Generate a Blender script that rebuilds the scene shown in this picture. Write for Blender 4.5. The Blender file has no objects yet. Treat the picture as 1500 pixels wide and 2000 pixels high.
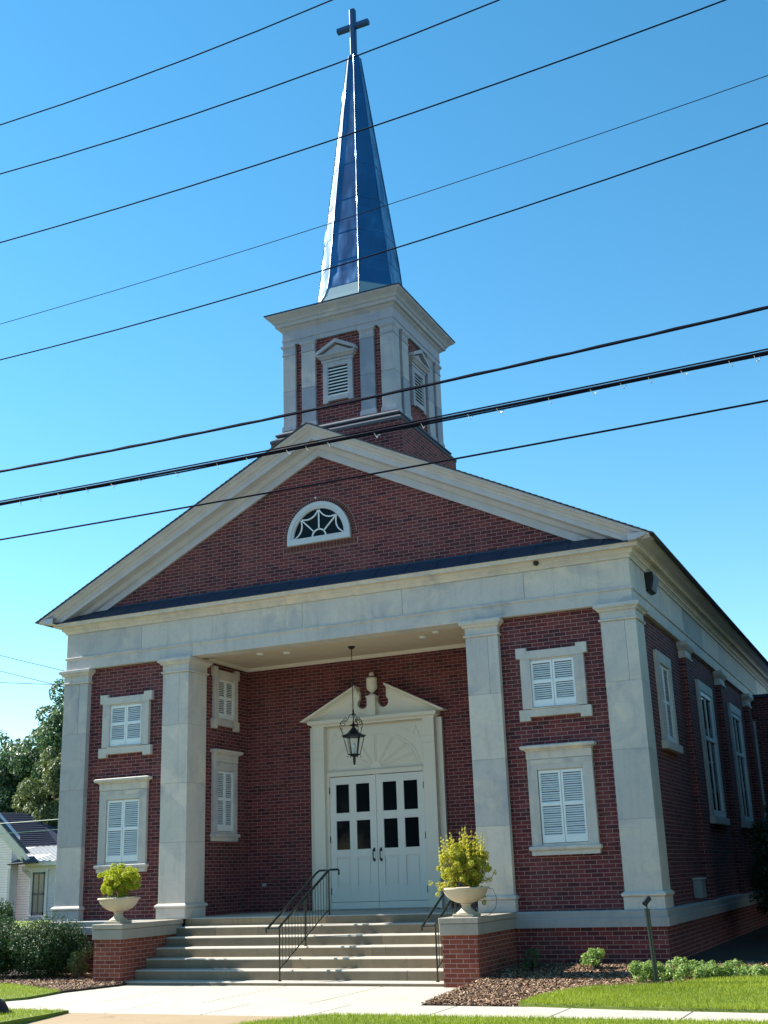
import bpy, math, random
import numpy as np
from mathutils import Vector, Matrix
random.seed(7); RNG = np.random.default_rng(11)
scn = bpy.context.scene; C = scn.collection
PI = math.pi

# ------------------------------------------------------------------ camera
cam_d = bpy.data.cameras.new('camera'); cam = bpy.data.objects.new('camera', cam_d); C.objects.link(cam)
CP = Vector((10.0116, -19.2756, 1.6358))
yaw, pitch, roll = math.radians(-24.0135), math.radians(17.3136), math.radians(-2.0123)
f_ = Vector((math.sin(yaw)*math.cos(pitch), math.cos(yaw)*math.cos(pitch), math.sin(pitch)))
r_ = Vector((math.cos(yaw), -math.sin(yaw), 0)); u_ = r_.cross(f_)
R_ = math.cos(roll)*r_ + math.sin(roll)*u_; U_ = -math.sin(roll)*r_ + math.cos(roll)*u_
M = Matrix((R_, U_, -f_)).transposed().to_4x4(); M.translation = CP; cam.matrix_world = M
cam_d.sensor_fit = 'VERTICAL'; cam_d.sensor_height = 24; cam_d.lens = 2274.45*24/2000
cam_d.clip_start = .1; cam_d.clip_end = 3000
scn.camera = cam

# ------------------------------------------------------------------ world and sun
S = Vector((-1.28, -.022, 1.0)).normalized()          # towards the sun
w = bpy.data.worlds.new("World"); scn.world = w; w.use_nodes = True
nt = w.node_tree; bg = nt.nodes['Background']
sky = nt.nodes.new('ShaderNodeTexSky'); sky.sky_type = 'NISHITA'; sky.sun_disc = False
sky.sun_elevation = math.asin(S.z); sky.sun_rotation = math.atan2(S.x, S.y)
sky.altitude = 200; sky.air_density = 1.1; sky.dust_density = .05; sky.ozone_density = 2.0
hs = nt.nodes.new('ShaderNodeHueSaturation'); hs.inputs['Hue'].default_value = .4845; hs.inputs['Saturation'].default_value = 1.3; hs.inputs['Value'].default_value = .93
nt.links.new(sky.outputs[0], hs.inputs['Color']); nt.links.new(hs.outputs[0], bg.inputs[0]); bg.inputs[1].default_value = .088
sl = bpy.data.lights.new('sun', 'SUN'); sl.energy = 5.0; sl.angle = math.radians(.5); sl.color = (1, .94, .84)
so = bpy.data.objects.new('sun', sl); C.objects.link(so); so.rotation_euler = S.to_track_quat('Z', 'Y').to_euler()
scn.view_settings.view_transform = 'Standard'; scn.view_settings.look = 'None'
scn.view_settings.exposure = 1.5; scn.view_settings.gamma = 1.0
scn.render.engine = 'CYCLES'; scn.cycles.max_bounces = 8; scn.cycles.diffuse_bounces = 5

# ------------------------------------------------------------------ mesh helpers
class MB:
    def __init__(s): s.v = []; s.f = []; s.t = []; s.tone = .5
    def add(s, vs, fs, tone=None):
        n = len(s.v); s.v += [tuple(v) for v in vs]; s.f += [tuple(i+n for i in f) for f in fs]
        s.t += [s.tone if tone is None else tone]*len(fs)
    def box(s, x0, x1, y0, y1, z0, z1, tone=None):
        s.add([(x0,y0,z0),(x1,y0,z0),(x1,y1,z0),(x0,y1,z0),(x0,y0,z1),(x1,y0,z1),(x1,y1,z1),(x0,y1,z1)],
              [(0,3,2,1),(4,5,6,7),(0,1,5,4),(1,2,6,5),(2,3,7,6),(3,0,4,7)], tone)
    def frus(s, x0, x1, y0, y1, z0, X0, X1, Y0, Y1, z1, tone=None):
        s.add([(x0,y0,z0),(x1,y0,z0),(x1,y1,z0),(x0,y1,z0),(X0,Y0,z1),(X1,Y0,z1),(X1,Y1,z1),(X0,Y1,z1)],
              [(0,3,2,1),(4,5,6,7),(0,1,5,4),(1,2,6,5),(2,3,7,6),(3,0,4,7)], tone)
    def bar(s, a, b, w=.02, h=None, up=(0,0,1), tone=None):
        h = w if h is None else h
        a = Vector(a); b = Vector(b); d = (b-a).normalized(); U = Vector(up)
        if abs(d.dot(U)) > .98: U = Vector((0,1,0))
        r = d.cross(U).normalized(); u = r.cross(d)
        vs = [p + r*(sx*w/2) + u*(sy*h/2) for p in (a, b) for sx, sy in ((-1,-1),(1,-1),(1,1),(-1,1))]
        s.add(vs, [(0,1,2,3),(7,6,5,4),(0,4,5,1),(1,5,6,2),(2,6,7,3),(3,7,4,0)], tone)
    def tube(s, pts, r, n=8, cap=True, tone=None):
        pts = [Vector(p) for p in pts]; rr = r if isinstance(r, (list, tuple)) else [r]*len(pts)
        prev = None; rings = []
        for i, p in enumerate(pts):
            d = (pts[min(i+1, len(pts)-1)] - pts[max(i-1, 0)]).normalized()
            if prev is None:
                a = Vector((0,0,1)) if abs(d.z) < .9 else Vector((1,0,0)); prev = d.cross(a).normalized()
            prev = (prev - d*prev.dot(d)).normalized(); q = d.cross(prev)
            rings.append([p + (prev*math.cos(2*PI*k/n) + q*math.sin(2*PI*k/n))*rr[i] for k in range(n)])
        vs = [v for R in rings for v in R]; fs = []
        for i in range(len(pts)-1):
            for k in range(n):
                a = i*n+k; b = i*n+(k+1) % n; fs.append((a, b, b+n, a+n))
        if cap: fs += [tuple(range(n))[::-1], tuple(range((len(pts)-1)*n, len(pts)*n))]
        s.add(vs, fs, tone)
    def lathe(s, prof, c=(0,0,0), n=32, tone=None, closed=True):
        vs = []; fs = []
        for (r, z) in prof:
            vs += [(c[0]+r*math.cos(2*PI*k/n), c[1]+r*math.sin(2*PI*k/n), c[2]+z) for k in range(n)]
        m = len(prof)
        for i in range(m-1):
            for k in range(n):
                a = i*n+k; b = i*n+(k+1) % n; fs.append((a, b, b+n, a+n))
        if closed: fs += [tuple(range(n))[::-1], tuple(range((m-1)*n, m*n))]
        s.add(vs, fs, tone)
    def prism(s, pts, y0, y1, tone=None):                     # polygon in xz pushed along y
        n = len(pts); vs = [(x, y0, z) for x, z in pts] + [(x, y1, z) for x, z in pts]
        fs = [tuple(range(n)), tuple(range(2*n-1, n-1, -1))] + [(i, i+n, (i+1) % n+n, (i+1) % n) for i in range(n)]
        s.add(vs, fs, tone)
    def slab(s, pts, z0, z1, tone=None):                      # polygon in xy (counter-clockwise) pushed along z
        n = len(pts); vs = [(p[0], p[1], z0) for p in pts] + [(p[0], p[1], (p[2] if len(p) > 2 else z1)) for p in pts]
        fs = [tuple(range(n))[::-1], tuple(range(n, 2*n))] + [(i, (i+1) % n, (i+1) % n+n, i+n) for i in range(n)]
        s.add(vs, fs, tone)
    def sweep(s, path, prof, closed=False, tone=None, caps=True):
        # path in plan (x,y); outward side is to the RIGHT of travel; profile (offset, z)
        n = len(path); rows = []
        for i in range(n):
            p = Vector(path[i])
            if closed or 0 < i < n-1:
                a = (p - Vector(path[i-1])).normalized(); b = (Vector(path[(i+1) % n]) - p).normalized()
            elif i == 0: a = b = (Vector(path[1]) - p).normalized()
            else: a = b = (p - Vector(path[i-1])).normalized()
            na = Vector((a.y, -a.x)); nb = Vector((b.y, -b.x)); m = (na+nb)
            m = m / max(1e-6, m.dot(na))
            rows.append([(p.x+m.x*e, p.y+m.y*e, z) for e, z in prof])
        m = len(prof); vs = [v for R in rows for v in R]; fs = []
        for i in range(n if closed else n-1):
            j = (i+1) % n
            for k in range(m-1): fs.append((i*m+k, j*m+k, j*m+k+1, i*m+k+1))
        if not closed and caps: fs += [tuple(range(m))[::-1], tuple(range((n-1)*m, n*m))]
        s.add(vs, fs, tone)
    def xf(s, mat, start=0):
        for i in range(start, len(s.v)): s.v[i] = tuple(mat @ Vector(s.v[i]))
        return s
    def build(s, name, mat, parent=None, bevel=0, smooth=False, seg=1):
        me = bpy.data.meshes.new(name); me.from_pydata(s.v, [], s.f); me.update()
        at = me.attributes.new('tone', 'FLOAT', 'FACE'); at.data.foreach_set('value', s.t)
        import bmesh
        bm = bmesh.new(); bm.from_mesh(me); bmesh.ops.recalc_face_normals(bm, faces=bm.faces); bm.to_mesh(me); bm.free()
        me.materials.append(mat)
        if smooth:
            me.polygons.foreach_set('use_smooth', [True]*len(me.polygons))
        o = bpy.data.objects.new(name, me); C.objects.link(o)
        if smooth == 'auto':
            me.set_sharp_from_angle(angle=math.radians(35))
        if parent: o.parent = parent
        if bevel:
            b = o.modifiers.new('bevel', 'BEVEL'); b.width = bevel; b.segments = seg; b.limit_method = 'ANGLE'; b.angle_limit = .6
        return o

def tag(o, label=None, cat=None, group=None, kind=None):
    if label: o['label'] = label
    if cat: o['category'] = cat
    if group: o['group'] = group
    if kind: o['kind'] = kind
    return o
def thing(name, label, cat, loc=(0,0,0), group=None, rz=0):
    o = bpy.data.objects.new(name, None); C.objects.link(o); o.location = loc; o.rotation_euler = (0,0,rz)
    o.empty_display_size = .2
    return tag(o, label, cat, group)
def copy_tree(o, parent=None):
    c = o.copy(); C.objects.link(c)
    if parent: c.parent = parent
    for ch in [x for x in bpy.data.objects if x.parent == o]: copy_tree(ch, c)
    return c

# ------------------------------------------------------------------ materials
def mat(name):
    m = bpy.data.materials.new(name); m.use_nodes = True; nt = m.node_tree
    return m, nt, nt.nodes['Principled BSDF']
def N(nt, t, **k):
    n = nt.nodes.new(t)
    for a, b in k.items(): setattr(n, a, b)
    return n
def mixc(nt, fac, a, b, mode='MIX'):
    n = N(nt, 'ShaderNodeMix', data_type='RGBA', blend_type=mode)
    for i, val in ((0, fac), (6, a), (7, b)):
        if isinstance(val, (int, float)): n.inputs[i].default_value = val
        elif isinstance(val, (tuple, list)): n.inputs[i].default_value = (*val, 1)[:4]
        else: nt.links.new(val, n.inputs[i])
    return n.outputs[2]
def math_(nt, op, a, b=0, clamp=False):
    n = N(nt, 'ShaderNodeMath', operation=op); n.use_clamp = clamp
    for i, v in ((0, a), (1, b)):
        if isinstance(v, (int, float)): n.inputs[i].default_value = v
        else: nt.links.new(v, n.inputs[i])
    return n.outputs[0]
def ramp(nt, fac, stops):
    n = N(nt, 'ShaderNodeValToRGB'); e = n.color_ramp.elements
    while len(e) < len(stops): e.new(.5)
    for i, (p, c) in enumerate(stops): e[i].position = p; e[i].color = (*c, 1) if len(c) == 3 else c
    nt.links.new(fac, n.inputs[0]); return n.outputs[0]
def noise(nt, scale, detail=4, rough=.55, vec=None, dist=0):
    n = N(nt, 'ShaderNodeTexNoise'); n.inputs['Scale'].default_value = scale; n.inputs['Detail'].default_value = detail
    n.inputs['Roughness'].default_value = rough; n.inputs['Distortion'].default_value = dist
    if vec is None: vec = N(nt, 'ShaderNodeNewGeometry').outputs['Position']
    nt.links.new(vec, n.inputs['Vector']); return n.outputs['Fac']
def bump(nt, bs, h, strength=.3, dist=.01, normal=None):
    b = N(nt, 'ShaderNodeBump'); b.inputs['Strength'].default_value = strength; b.inputs['Distance'].default_value = dist
    nt.links.new(h, b.inputs['Height'])
    if normal is not None: nt.links.new(normal, b.inputs['Normal'])
    nt.links.new(b.outputs[0], bs.inputs['Normal']); return b.outputs[0]
def simple(name, col, rough=.6, metal=0, var=.12, nscale=6, bscale=None, bstr=.15, spec=None):
    m, nt, bs = mat(name)
    n = noise(nt, nscale, 5, .6)
    c = mixc(nt, n, tuple(x*(1-var) for x in col), tuple(min(1, x*(1+var)) for x in col))
    nt.links.new(c, bs.inputs['Base Color']); bs.inputs['Roughness'].default_value = rough; bs.inputs['Metallic'].default_value = metal
    if spec is not None: bs.inputs['Specular IOR Level'].default_value = spec
    if bscale: bump(nt, bs, noise(nt, bscale, 4), bstr, .01)
    return m

def brick_mat(name='red_brick', warm=0):
    m, nt, bs = mat(name)
    g = N(nt, 'ShaderNodeNewGeometry'); sp = N(nt, 'ShaderNodeSeparateXYZ'); nt.links.new(g.outputs['Position'], sp.inputs[0])
    sn = N(nt, 'ShaderNodeSeparateXYZ'); nt.links.new(g.outputs['True Normal'], sn.inputs[0])
    isx = math_(nt, 'GREATER_THAN', math_(nt, 'ABSOLUTE', sn.outputs[0]), .6)
    mx = N(nt, 'ShaderNodeMix', data_type='FLOAT'); nt.links.new(isx, mx.inputs[0]); nt.links.new(sp.outputs[0], mx.inputs[2])
    nt.links.new(math_(nt, 'ADD', sp.outputs[1], .05), mx.inputs[3])
    cb = N(nt, 'ShaderNodeCombineXYZ'); nt.links.new(mx.outputs[0], cb.inputs[0]); nt.links.new(sp.outputs[2], cb.inputs[1])
    # a little waviness in the courses
    wv = N(nt, 'ShaderNodeTexNoise'); wv.inputs['Scale'].default_value = 5; nt.links.new(g.outputs['Position'], wv.inputs['Vector'])
    va = N(nt, 'ShaderNodeVectorMath', operation='MULTIPLY_ADD'); nt.links.new(wv.outputs['Color'], va.inputs[0])
    va.inputs[1].default_value = (.006, .006, 0); nt.links.new(cb.outputs[0], va.inputs[2])
    b = N(nt, 'ShaderNodeTexBrick'); nt.links.new(va.outputs[0], b.inputs['Vector'])
    b.inputs['Scale'].default_value = 1; b.inputs['Brick Width'].default_value = .2055; b.inputs['Row Height'].default_value = .0677
    b.inputs['Mortar Size'].default_value = .0044; b.inputs['Mortar Smooth'].default_value = .2; b.inputs['Bias'].default_value = 0
    b.inputs['Color1'].default_value = (0, 0, 0, 1); b.inputs['Color2'].default_value = (1, 1, 1, 1); b.inputs['Mortar'].default_value = (.5, .5, .5, 1)
    b.offset = .5; b.offset_frequency = 2
    bw = N(nt, 'ShaderNodeRGBToBW'); nt.links.new(b.outputs['Color'], bw.inputs[0])
    col = ramp(nt, bw.outputs[0], [(0, (.045, .012, .019)), (.25, (.112, .020, .027)), (.55, (.155, .029, .034)), (.8, (.19, .042, .042)), (1, (.075, .025, .034))])
    big = noise(nt, .55, 4, .6)
    col = mixc(nt, math_(nt, 'MULTIPLY', ramp(nt, big, [(.3, (0, 0, 0)), (.7, (1, 1, 1))]), .45), col, (.062, .016, .018))
    col = mixc(nt, math_(nt, 'MULTIPLY', noise(nt, 60, 3), .18), col, (.18, .075, .06))
    # efflorescence and rain streaking
    stv = N(nt, 'ShaderNodeMapping'); stv.inputs['Scale'].default_value = (2.2, 2.2, .35); nt.links.new(g.outputs['Position'], stv.inputs[0])
    st = ramp(nt, noise(nt, 1.0, 6, .65, stv.outputs[0]), [(.5, (0, 0, 0)), (.78, (1, 1, 1))])
    col = mixc(nt, math_(nt, 'MULTIPLY', st, .22), col, (.22, .13, .12))
    if warm: col = mixc(nt, .55, col, mixc(nt, bw.outputs[0], (.17, .042, .018), (.26, .075, .032)))  # pier variant: warm ground bounce painted into the brick colour
    mort = mixc(nt, noise(nt, 9, 3), (.27, .18, .17), (.39, .27, .255))
    fin = mixc(nt, b.outputs['Fac'], col, mort)
    nt.links.new(fin, bs.inputs['Base Color']); bs.inputs['Roughness'].default_value = .88; bs.inputs['Specular IOR Level'].default_value = .25
    h = math_(nt, 'SUBTRACT', math_(nt, 'MULTIPLY', noise(nt, 90, 3), .25), b.outputs['Fac'])
    bump(nt, bs, h, .55, .006)
    return m
def stone_mat(name='pale_limestone', base=(.56, .52, .485), warm=(.67, .585, .49), cool=(.40, .39, .41), dirt=.42):
    m, nt, bs = mat(name)
    g = N(nt, 'ShaderNodeNewGeometry'); at = N(nt, 'ShaderNodeAttribute'); at.attribute_name = 'tone'
    off = N(nt, 'ShaderNodeVectorMath', operation='MULTIPLY_ADD')
    cx = N(nt, 'ShaderNodeCombineXYZ')
    for i in range(3): nt.links.new(at.outputs['Fac'], cx.inputs[i])
    nt.links.new(cx.outputs[0], off.inputs[0]); off.inputs[1].default_value = (37, 51, 29); nt.links.new(g.outputs['Position'], off.inputs[2])
    big = noise(nt, 1.7, 6, .6, off.outputs[0], 1.2)
    c = mixc(nt, ramp(nt, big, [(.35, (0, 0, 0)), (.65, (1, 1, 1))]), cool, warm)
    c = mixc(nt, ramp(nt, noise(nt, .9, 3, .5, off.outputs[0], .6), [(.35, (0, 0, 0)), (.6, (1, 1, 1))]), c, base)
    ton = ramp(nt, at.outputs['Fac'], [(0, (.60, .66, .74)), (.5, (.95, .95, .95)), (1, (1.16, 1.10, .99))])
    c = mixc(nt, 1, c, ton, 'MULTIPLY')
    # thin grey veins
    vn = noise(nt, 2.1, 5, .6, off.outputs[0], 2.2)
    v = ramp(nt, math_(nt, 'ABSOLUTE', math_(nt, 'SUBTRACT', vn, .5)), [(0, (1, 1, 1)), (.018, (0, 0, 0))])
    c = mixc(nt, math_(nt, 'MULTIPLY', v, .22), c, (.25, .255, .27))
    # weather stains running down
    mp = N(nt, 'ShaderNodeMapping'); mp.inputs['Scale'].default_value = (5, 5, .5); nt.links.new(g.outputs['Position'], mp.inputs[0])
    st = ramp(nt, noise(nt, 1.2, 6, .7, mp.outputs[0]), [(.52, (0, 0, 0)), (.8, (1, 1, 1))])
    c = mixc(nt, math_(nt, 'MULTIPLY', st, dirt), c, (.20, .185, .16))
    nt.links.new(c, bs.inputs['Base Color']); bs.inputs['Roughness'].default_value = .72; bs.inputs['Specular IOR Level'].default_value = .3
    bump(nt, bs, noise(nt, 55, 4), .18, .004)
    return m
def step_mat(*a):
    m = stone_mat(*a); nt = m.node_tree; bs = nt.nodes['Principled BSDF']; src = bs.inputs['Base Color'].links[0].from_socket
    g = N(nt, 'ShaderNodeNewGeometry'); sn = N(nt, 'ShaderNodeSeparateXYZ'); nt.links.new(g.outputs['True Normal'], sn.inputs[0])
    grime_shade = mixc(nt, 1, src, mixc(nt, noise(nt, 2.5, 5, .7), (.46, .38, .28), (.80, .69, .54)), 'MULTIPLY')   # riser shade painted in, along with brown dirt
    sunlit_tread = mixc(nt, .5, src, (.55, .50, .42))  # tread tops painted paler to stand in for sunlight
    nt.links.new(mixc(nt, math_(nt, 'GREATER_THAN', sn.outputs[2], .3), grime_shade, sunlit_tread), bs.inputs['Base Color']); return m
def leaf_mat(name, c1, c2, trans=.35, rough=.55):
    m, nt, bs = mat(name)
    at = N(nt, 'ShaderNodeAttribute'); at.attribute_name = 'tone'
    c = mixc(nt, at.outputs['Fac'], c1, c2)
    nt.links.new(c, bs.inputs['Base Color']); bs.inputs['Roughness'].default_value = rough; bs.inputs['Specular IOR Level'].default_value = .35
    tr = N(nt, 'ShaderNodeBsdfTranslucent'); nt.links.new(mixc(nt, .5, c, (c2[0]*1.3, c2[1]*1.3, c2[2]*.6)), tr.inputs['Color'])
    mx = N(nt, 'ShaderNodeMixShader'); mx.inputs[0].default_value = trans
    nt.links.new(bs.outputs[0], mx.inputs[1]); nt.links.new(tr.outputs[0], mx.inputs[2])
    nt.links.new(mx.outputs[0], nt.nodes['Material Output'].inputs['Surface'])
    return m
def glass_mat():
    m, nt, bs = mat('dark_window_glass')
    bs.inputs['Base Color'].default_value = (.005, .007, .010, 1); bs.inputs['Roughness'].default_value = .04
    bs.inputs['Specular IOR Level'].default_value = .12
    bump(nt, bs, noise(nt, 3, 2), .03, .02)
    return m

BRICK = brick_mat(); PBRICK = brick_mat('bounce_warmed_pier_brick', 1); STONE = stone_mat(); CAPST = stone_mat('weathered_cap_stone', (.33, .30, .25), (.37, .335, .27), (.26, .25, .225), .6)
TSTONE = stone_mat('haze_tinted_weathered_marble', (.33, .35, .40), (.40, .41, .44), (.23, .26, .33), .5)  # weathered marble with blue veiling haze put into its colour
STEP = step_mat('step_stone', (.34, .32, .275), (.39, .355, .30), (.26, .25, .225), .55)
WHITE = simple('white_shutter_paint', (.74, .76, .76), .45, var=.05, bscale=40, bstr=.05)
CREAM = simple('cream_door_paint', (.70, .64, .53), .5, var=.05, nscale=2, bscale=30, bstr=.06)
DOORP = simple('pale_door_paint', (.68, .65, .58), .42, var=.04, nscale=2, bscale=30, bstr=.04)
WOODT = simple('painted_rake_trim', (.45, .44, .47), .55, var=.22, nscale=3, bscale=25, bstr=.1)
DARKP = simple('dark_shutter_shadow_board', (.09,.11,.14), .7)  # dark board standing in for the shade between shutter slats
SHING = simple('dark_roof_shingle', (.035, .04, .05), .8, var=.4, nscale=25, bscale=30, bstr=.5)
FLASH = simple('dark_copper_flashing', (.016, .035, .07), .6, .3, var=.2, nscale=4)
BLACK = simple('black_iron', (.012, .015, .018), .38, .3, var=.2)
RAILM = simple('green_black_rail_paint', (.03, .045, .045), .22, .6, var=.2)
GLASS = glass_mat()
CEIL = simple('beige_porch_ceiling', (.60, .50, .38), .6, var=.05, bscale=20)
LAMPG = simple('frosted_lamp_glass', (.62, .66, .62), .25, var=.04)
URNM = stone_mat('cast_stone_urn', (.52, .45, .33), (.56, .49, .36), (.42, .37, .28), .4)
WIRE = simple('black_cable', (.006, .008, .018), .85, var=.2, spec=.1)
STEELW = simple('bright_lashing_wire', (.8, .8, .78), .15, 1, var=.05)

def spire_mat():
    m, nt, bs = mat('blue_green_spire_metal')
    c = mixc(nt, noise(nt, .8, 5, .6), (.004, .075, .19), (.008, .11, .25))
    nt.links.new(c, bs.inputs['Base Color']); bs.inputs['Metallic'].default_value = .6; bs.inputs['Roughness'].default_value = .24
    bs.inputs['Coat Weight'].default_value = .45; bs.inputs['Coat Roughness'].default_value = .4
    g = N(nt, 'ShaderNodeNewGeometry'); mp = N(nt, 'ShaderNodeMapping'); mp.inputs['Scale'].default_value = (1, 1, .45); nt.links.new(g.outputs['Position'], mp.inputs[0])
    bump(nt, bs, noise(nt, 1.5, 2, .4, mp.outputs[0]), 1.0, .3)
    return m
SPIRE = spire_mat()

# ================================================================== THE SETTING
def grass_mat(name='lawn_grass'):
    m, nt, bs = mat(name)
    c = mixc(nt, ramp(nt, noise(nt, 1.1, 5, .6), [(.3, (0, 0, 0)), (.7, (1, 1, 1))]), (.13, .19, .018), (.24, .30, .035))
    c = mixc(nt, ramp(nt, noise(nt, 45, 4, .7), [(.45, (0, 0, 0)), (.75, (1, 1, 1))]), c, (.07, .12, .02))
    nt.links.new(c, bs.inputs['Base Color']); bs.inputs['Roughness'].default_value = .9
    bump(nt, bs, noise(nt, 120, 3), .8, .03); return m
GRASS = grass_mat()
def conc_mat(name, a, b):
    m, nt, bs = mat(name)
    c = mixc(nt, noise(nt, 1.3, 6, .65), a, b)
    c = mixc(nt, ramp(nt, noise(nt, 160, 2), [(.5, (0, 0, 0)), (.8, (.5, .5, .5))]), c, tuple(x*.6 for x in a))
    st = ramp(nt, noise(nt, .7, 7, .7), [(.55, (0, 0, 0)), (.75, (1, 1, 1))])
    c = mixc(nt, math_(nt, 'MULTIPLY', st, .3), c, tuple(x*.65 for x in a))
    vo = N(nt, 'ShaderNodeTexVoronoi', feature='DISTANCE_TO_EDGE'); vo.inputs['Scale'].default_value = .45
    gg = N(nt, 'ShaderNodeNewGeometry'); ns = N(nt, 'ShaderNodeTexNoise'); ns.inputs['Scale'].default_value = 2.5; ns.inputs['Detail'].default_value = 6; nt.links.new(gg.outputs['Position'], ns.inputs['Vector'])
    ad = N(nt, 'ShaderNodeVectorMath', operation='MULTIPLY_ADD'); nt.links.new(ns.outputs['Color'], ad.inputs[0]); ad.inputs[1].default_value = (.6, .6, 0); nt.links.new(gg.outputs['Position'], ad.inputs[2]); nt.links.new(ad.outputs[0], vo.inputs['Vector'])
    cr = ramp(nt, vo.outputs['Distance'], [(0, (1, 1, 1)), (.004, (0, 0, 0))])
    c = mixc(nt, math_(nt, 'MULTIPLY', cr, .55), c, tuple(x*.35 for x in a))
    nt.links.new(c, bs.inputs['Base Color']); bs.inputs['Roughness'].default_value = .85
    bump(nt, bs, noise(nt, 200, 3), .25, .004); return m
CONC = conc_mat('pale_concrete', (.36, .335, .275), (.43, .405, .34)); TANC = conc_mat('tan_concrete', (.25, .18, .10), (.33, .245, .145))
ASPH = conc_mat('asphalt', (.045, .045, .047), (.06, .06, .06))
SOIL = simple('dark_bed_soil', (.035, .022, .015), .95, var=.4, nscale=12, bscale=25, bstr=.8)

def H(y):
    t = min(1, max(0, (y+4.2)/4.1)); return .18*t
b = MB(); n = 60
b.add([(-900,-900,-.3),(900,-900,-.3),(900,900,-.3),(-900,900,-.3)], [(0,1,2,3)])
tag(b.build('ground', simple('rough_ground', (.055,.058,.05), .95, var=.35, nscale=.15)), kind='structure')
# church yard: raised sheet behind the pavement, with its own grass and a bed along the wall
edgeR = [(4.9,-4.16),(4.98,-3.56),(5.14,-3.17),(5.45,-2.76),(5.95,-2.54),(6.29,-2.46),(6.56,-2.31),(6.94,-1.98),(7.22,-1.87),(7.63,-1.65),(8.5,-1.45),(12,-1.3),(40,-1.2)]
b = MB()
pts = edgeR + [(40,-4.6),(8,-4.52),(6.4,-4.4)]
b.slab([(x, y, H(y)+.035) for x, y in pts][::-1], -.25, 0)
tag(b.build('lawn', GRASS), kind='structure')
b = MB()
NX = 40
# bed mound on the right: strip between wall/pier and the lawn curve
bedpoly = [(3.55,-4.14),(3.55,-1.0),(3.55,.1),(40,.1),(40,-1.2)] + edgeR[::-1][1:]
b.slab([(x, y, H(y)) for x, y in bedpoly][::-1], -.25, 0)
b.slab([(40,.1,.18),(6.0,.1,.18),(6.0,14.6,.2),(40,14.6,.2)][::-1], -.25, 0)
tag(b.build('mulch_bed', SOIL), kind='structure')
# left yard
b = MB()
lawnL = [(-3.22,-4.36),(-3.06,-4.05),(-3.10,-3.59),(-3.17,-3.11),(-3.78,-2.79),(-4.47,-2.38),(-5.63,-1.9),(-8,-1.8),(-8,30),(-50,30),(-50,-4.5)]
b.slab([(x, y, .035) for x, y in lawnL], -.25, 0)
tag(b.build('lawn', GRASS), kind='structure')
b = MB()
bedL = [(-3.17,-3.11),(-2.9,-1.9),(-2.97,0),(-8,0),(-8,-1.8),(-5.63,-1.9),(-4.47,-2.38),(-3.78,-2.79)]
b.slab([(x, y, .03) for x, y in bedL], -.25, 0)
b.slab([(-8,0,.03),(-6,0,.03),(-6,40,.03),(-8,40,.03)], -.25, 0)
tag(b.build('mulch_bed', SOIL), kind='structure')
# pavement slabs with open joints
def pav(name, cells, m, z=0, gap=.004):
    b = MB()
    for (x0, x1, y0, y1) in cells:
        b.box(x0+gap, x1-gap, y0+gap, y1-gap, -.25, z, random.random())
    o = b.build(name, m, bevel=.008); tag(o, kind='structure'); return o
xs = [-60]+[-3.2-1.5*k for k in range(20, -1, -1)]
cells = []
x = -40.
while x < 40:
    cells.append((x, x+1.52, -5.5, -4.18 if x < 6 else -4.4)); x += 1.52
pav('sidewalk', cells, CONC)
cells = [(x0, x1, y0, y1) for x0, x1 in ((-3.2,-1.5),(-1.5,.2),(.2,1.9),(1.9,3.56)) for y0, y1 in ((-4.18,-2.95),(-2.95,-1.70))]
pav('path', cells, CONC, -.001)
b = MB(); b.box(-3.3, 3.7, -4.2, -1.6, -.3, -.012); b.box(-41, 41, -5.49, -4.4, -.3, -.012)
tag(b.build('path_base', simple('sandy_joint', (.16,.14,.11), .95)), kind='structure')
b = MB(); b.slab([(-1.05,-5.51,-.004),(-1.05,-8.3,-.10),(2.5,-8.3,-.10),(2.2,-6.5,-.04),(2.6,-5.9,-.01),(2.9,-5.51,-.004)], -.3, 0)
tag(b.build('driveway_apron', TANC), kind='structure')
b = MB(); b.slab([(-1.06,-5.52,.03),(-60,-5.52,.03),(-60,-8.2,.03),(-1.06,-8.2,.03)], -.3, 0)
b.slab([(2.92,-5.52,.03),(2.62,-5.9,.03),(2.26,-6.4,.03),(2.3,-8.2,.03),(60,-8.2,.03),(60,-5.52,.03)], -.3, 0)
tag(b.build('grass_verge', GRASS), kind='structure')
b = MB(); b.box(-60, -1.06, -8.4, -8.2, -.35, .03); b.box(2.3, 60, -8.4, -8.2, -.35, .03); b.box(-1.06, 2.3, -8.4, -8.3, -.35, -.1)
b.box(-60, 60, -17.6, -17.4, -.35, .0)
tag(b.build('kerb', CONC, bevel=.02), kind='structure')
b = MB(); b.box(-60, 60, -17.4, -8.4, -.4, -.14)
tag(b.build('road', ASPH), kind='structure')
b = MB(); b.box(-60, 60, -23, -17.6, -.4, -.01)
tag(b.build('pavement', CONC), kind='structure')
b = MB(); b.box(-60, 60, -75, -23.01, -.4, -.03)
tag(b.build('parking_lot', ASPH), kind='structure')

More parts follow.
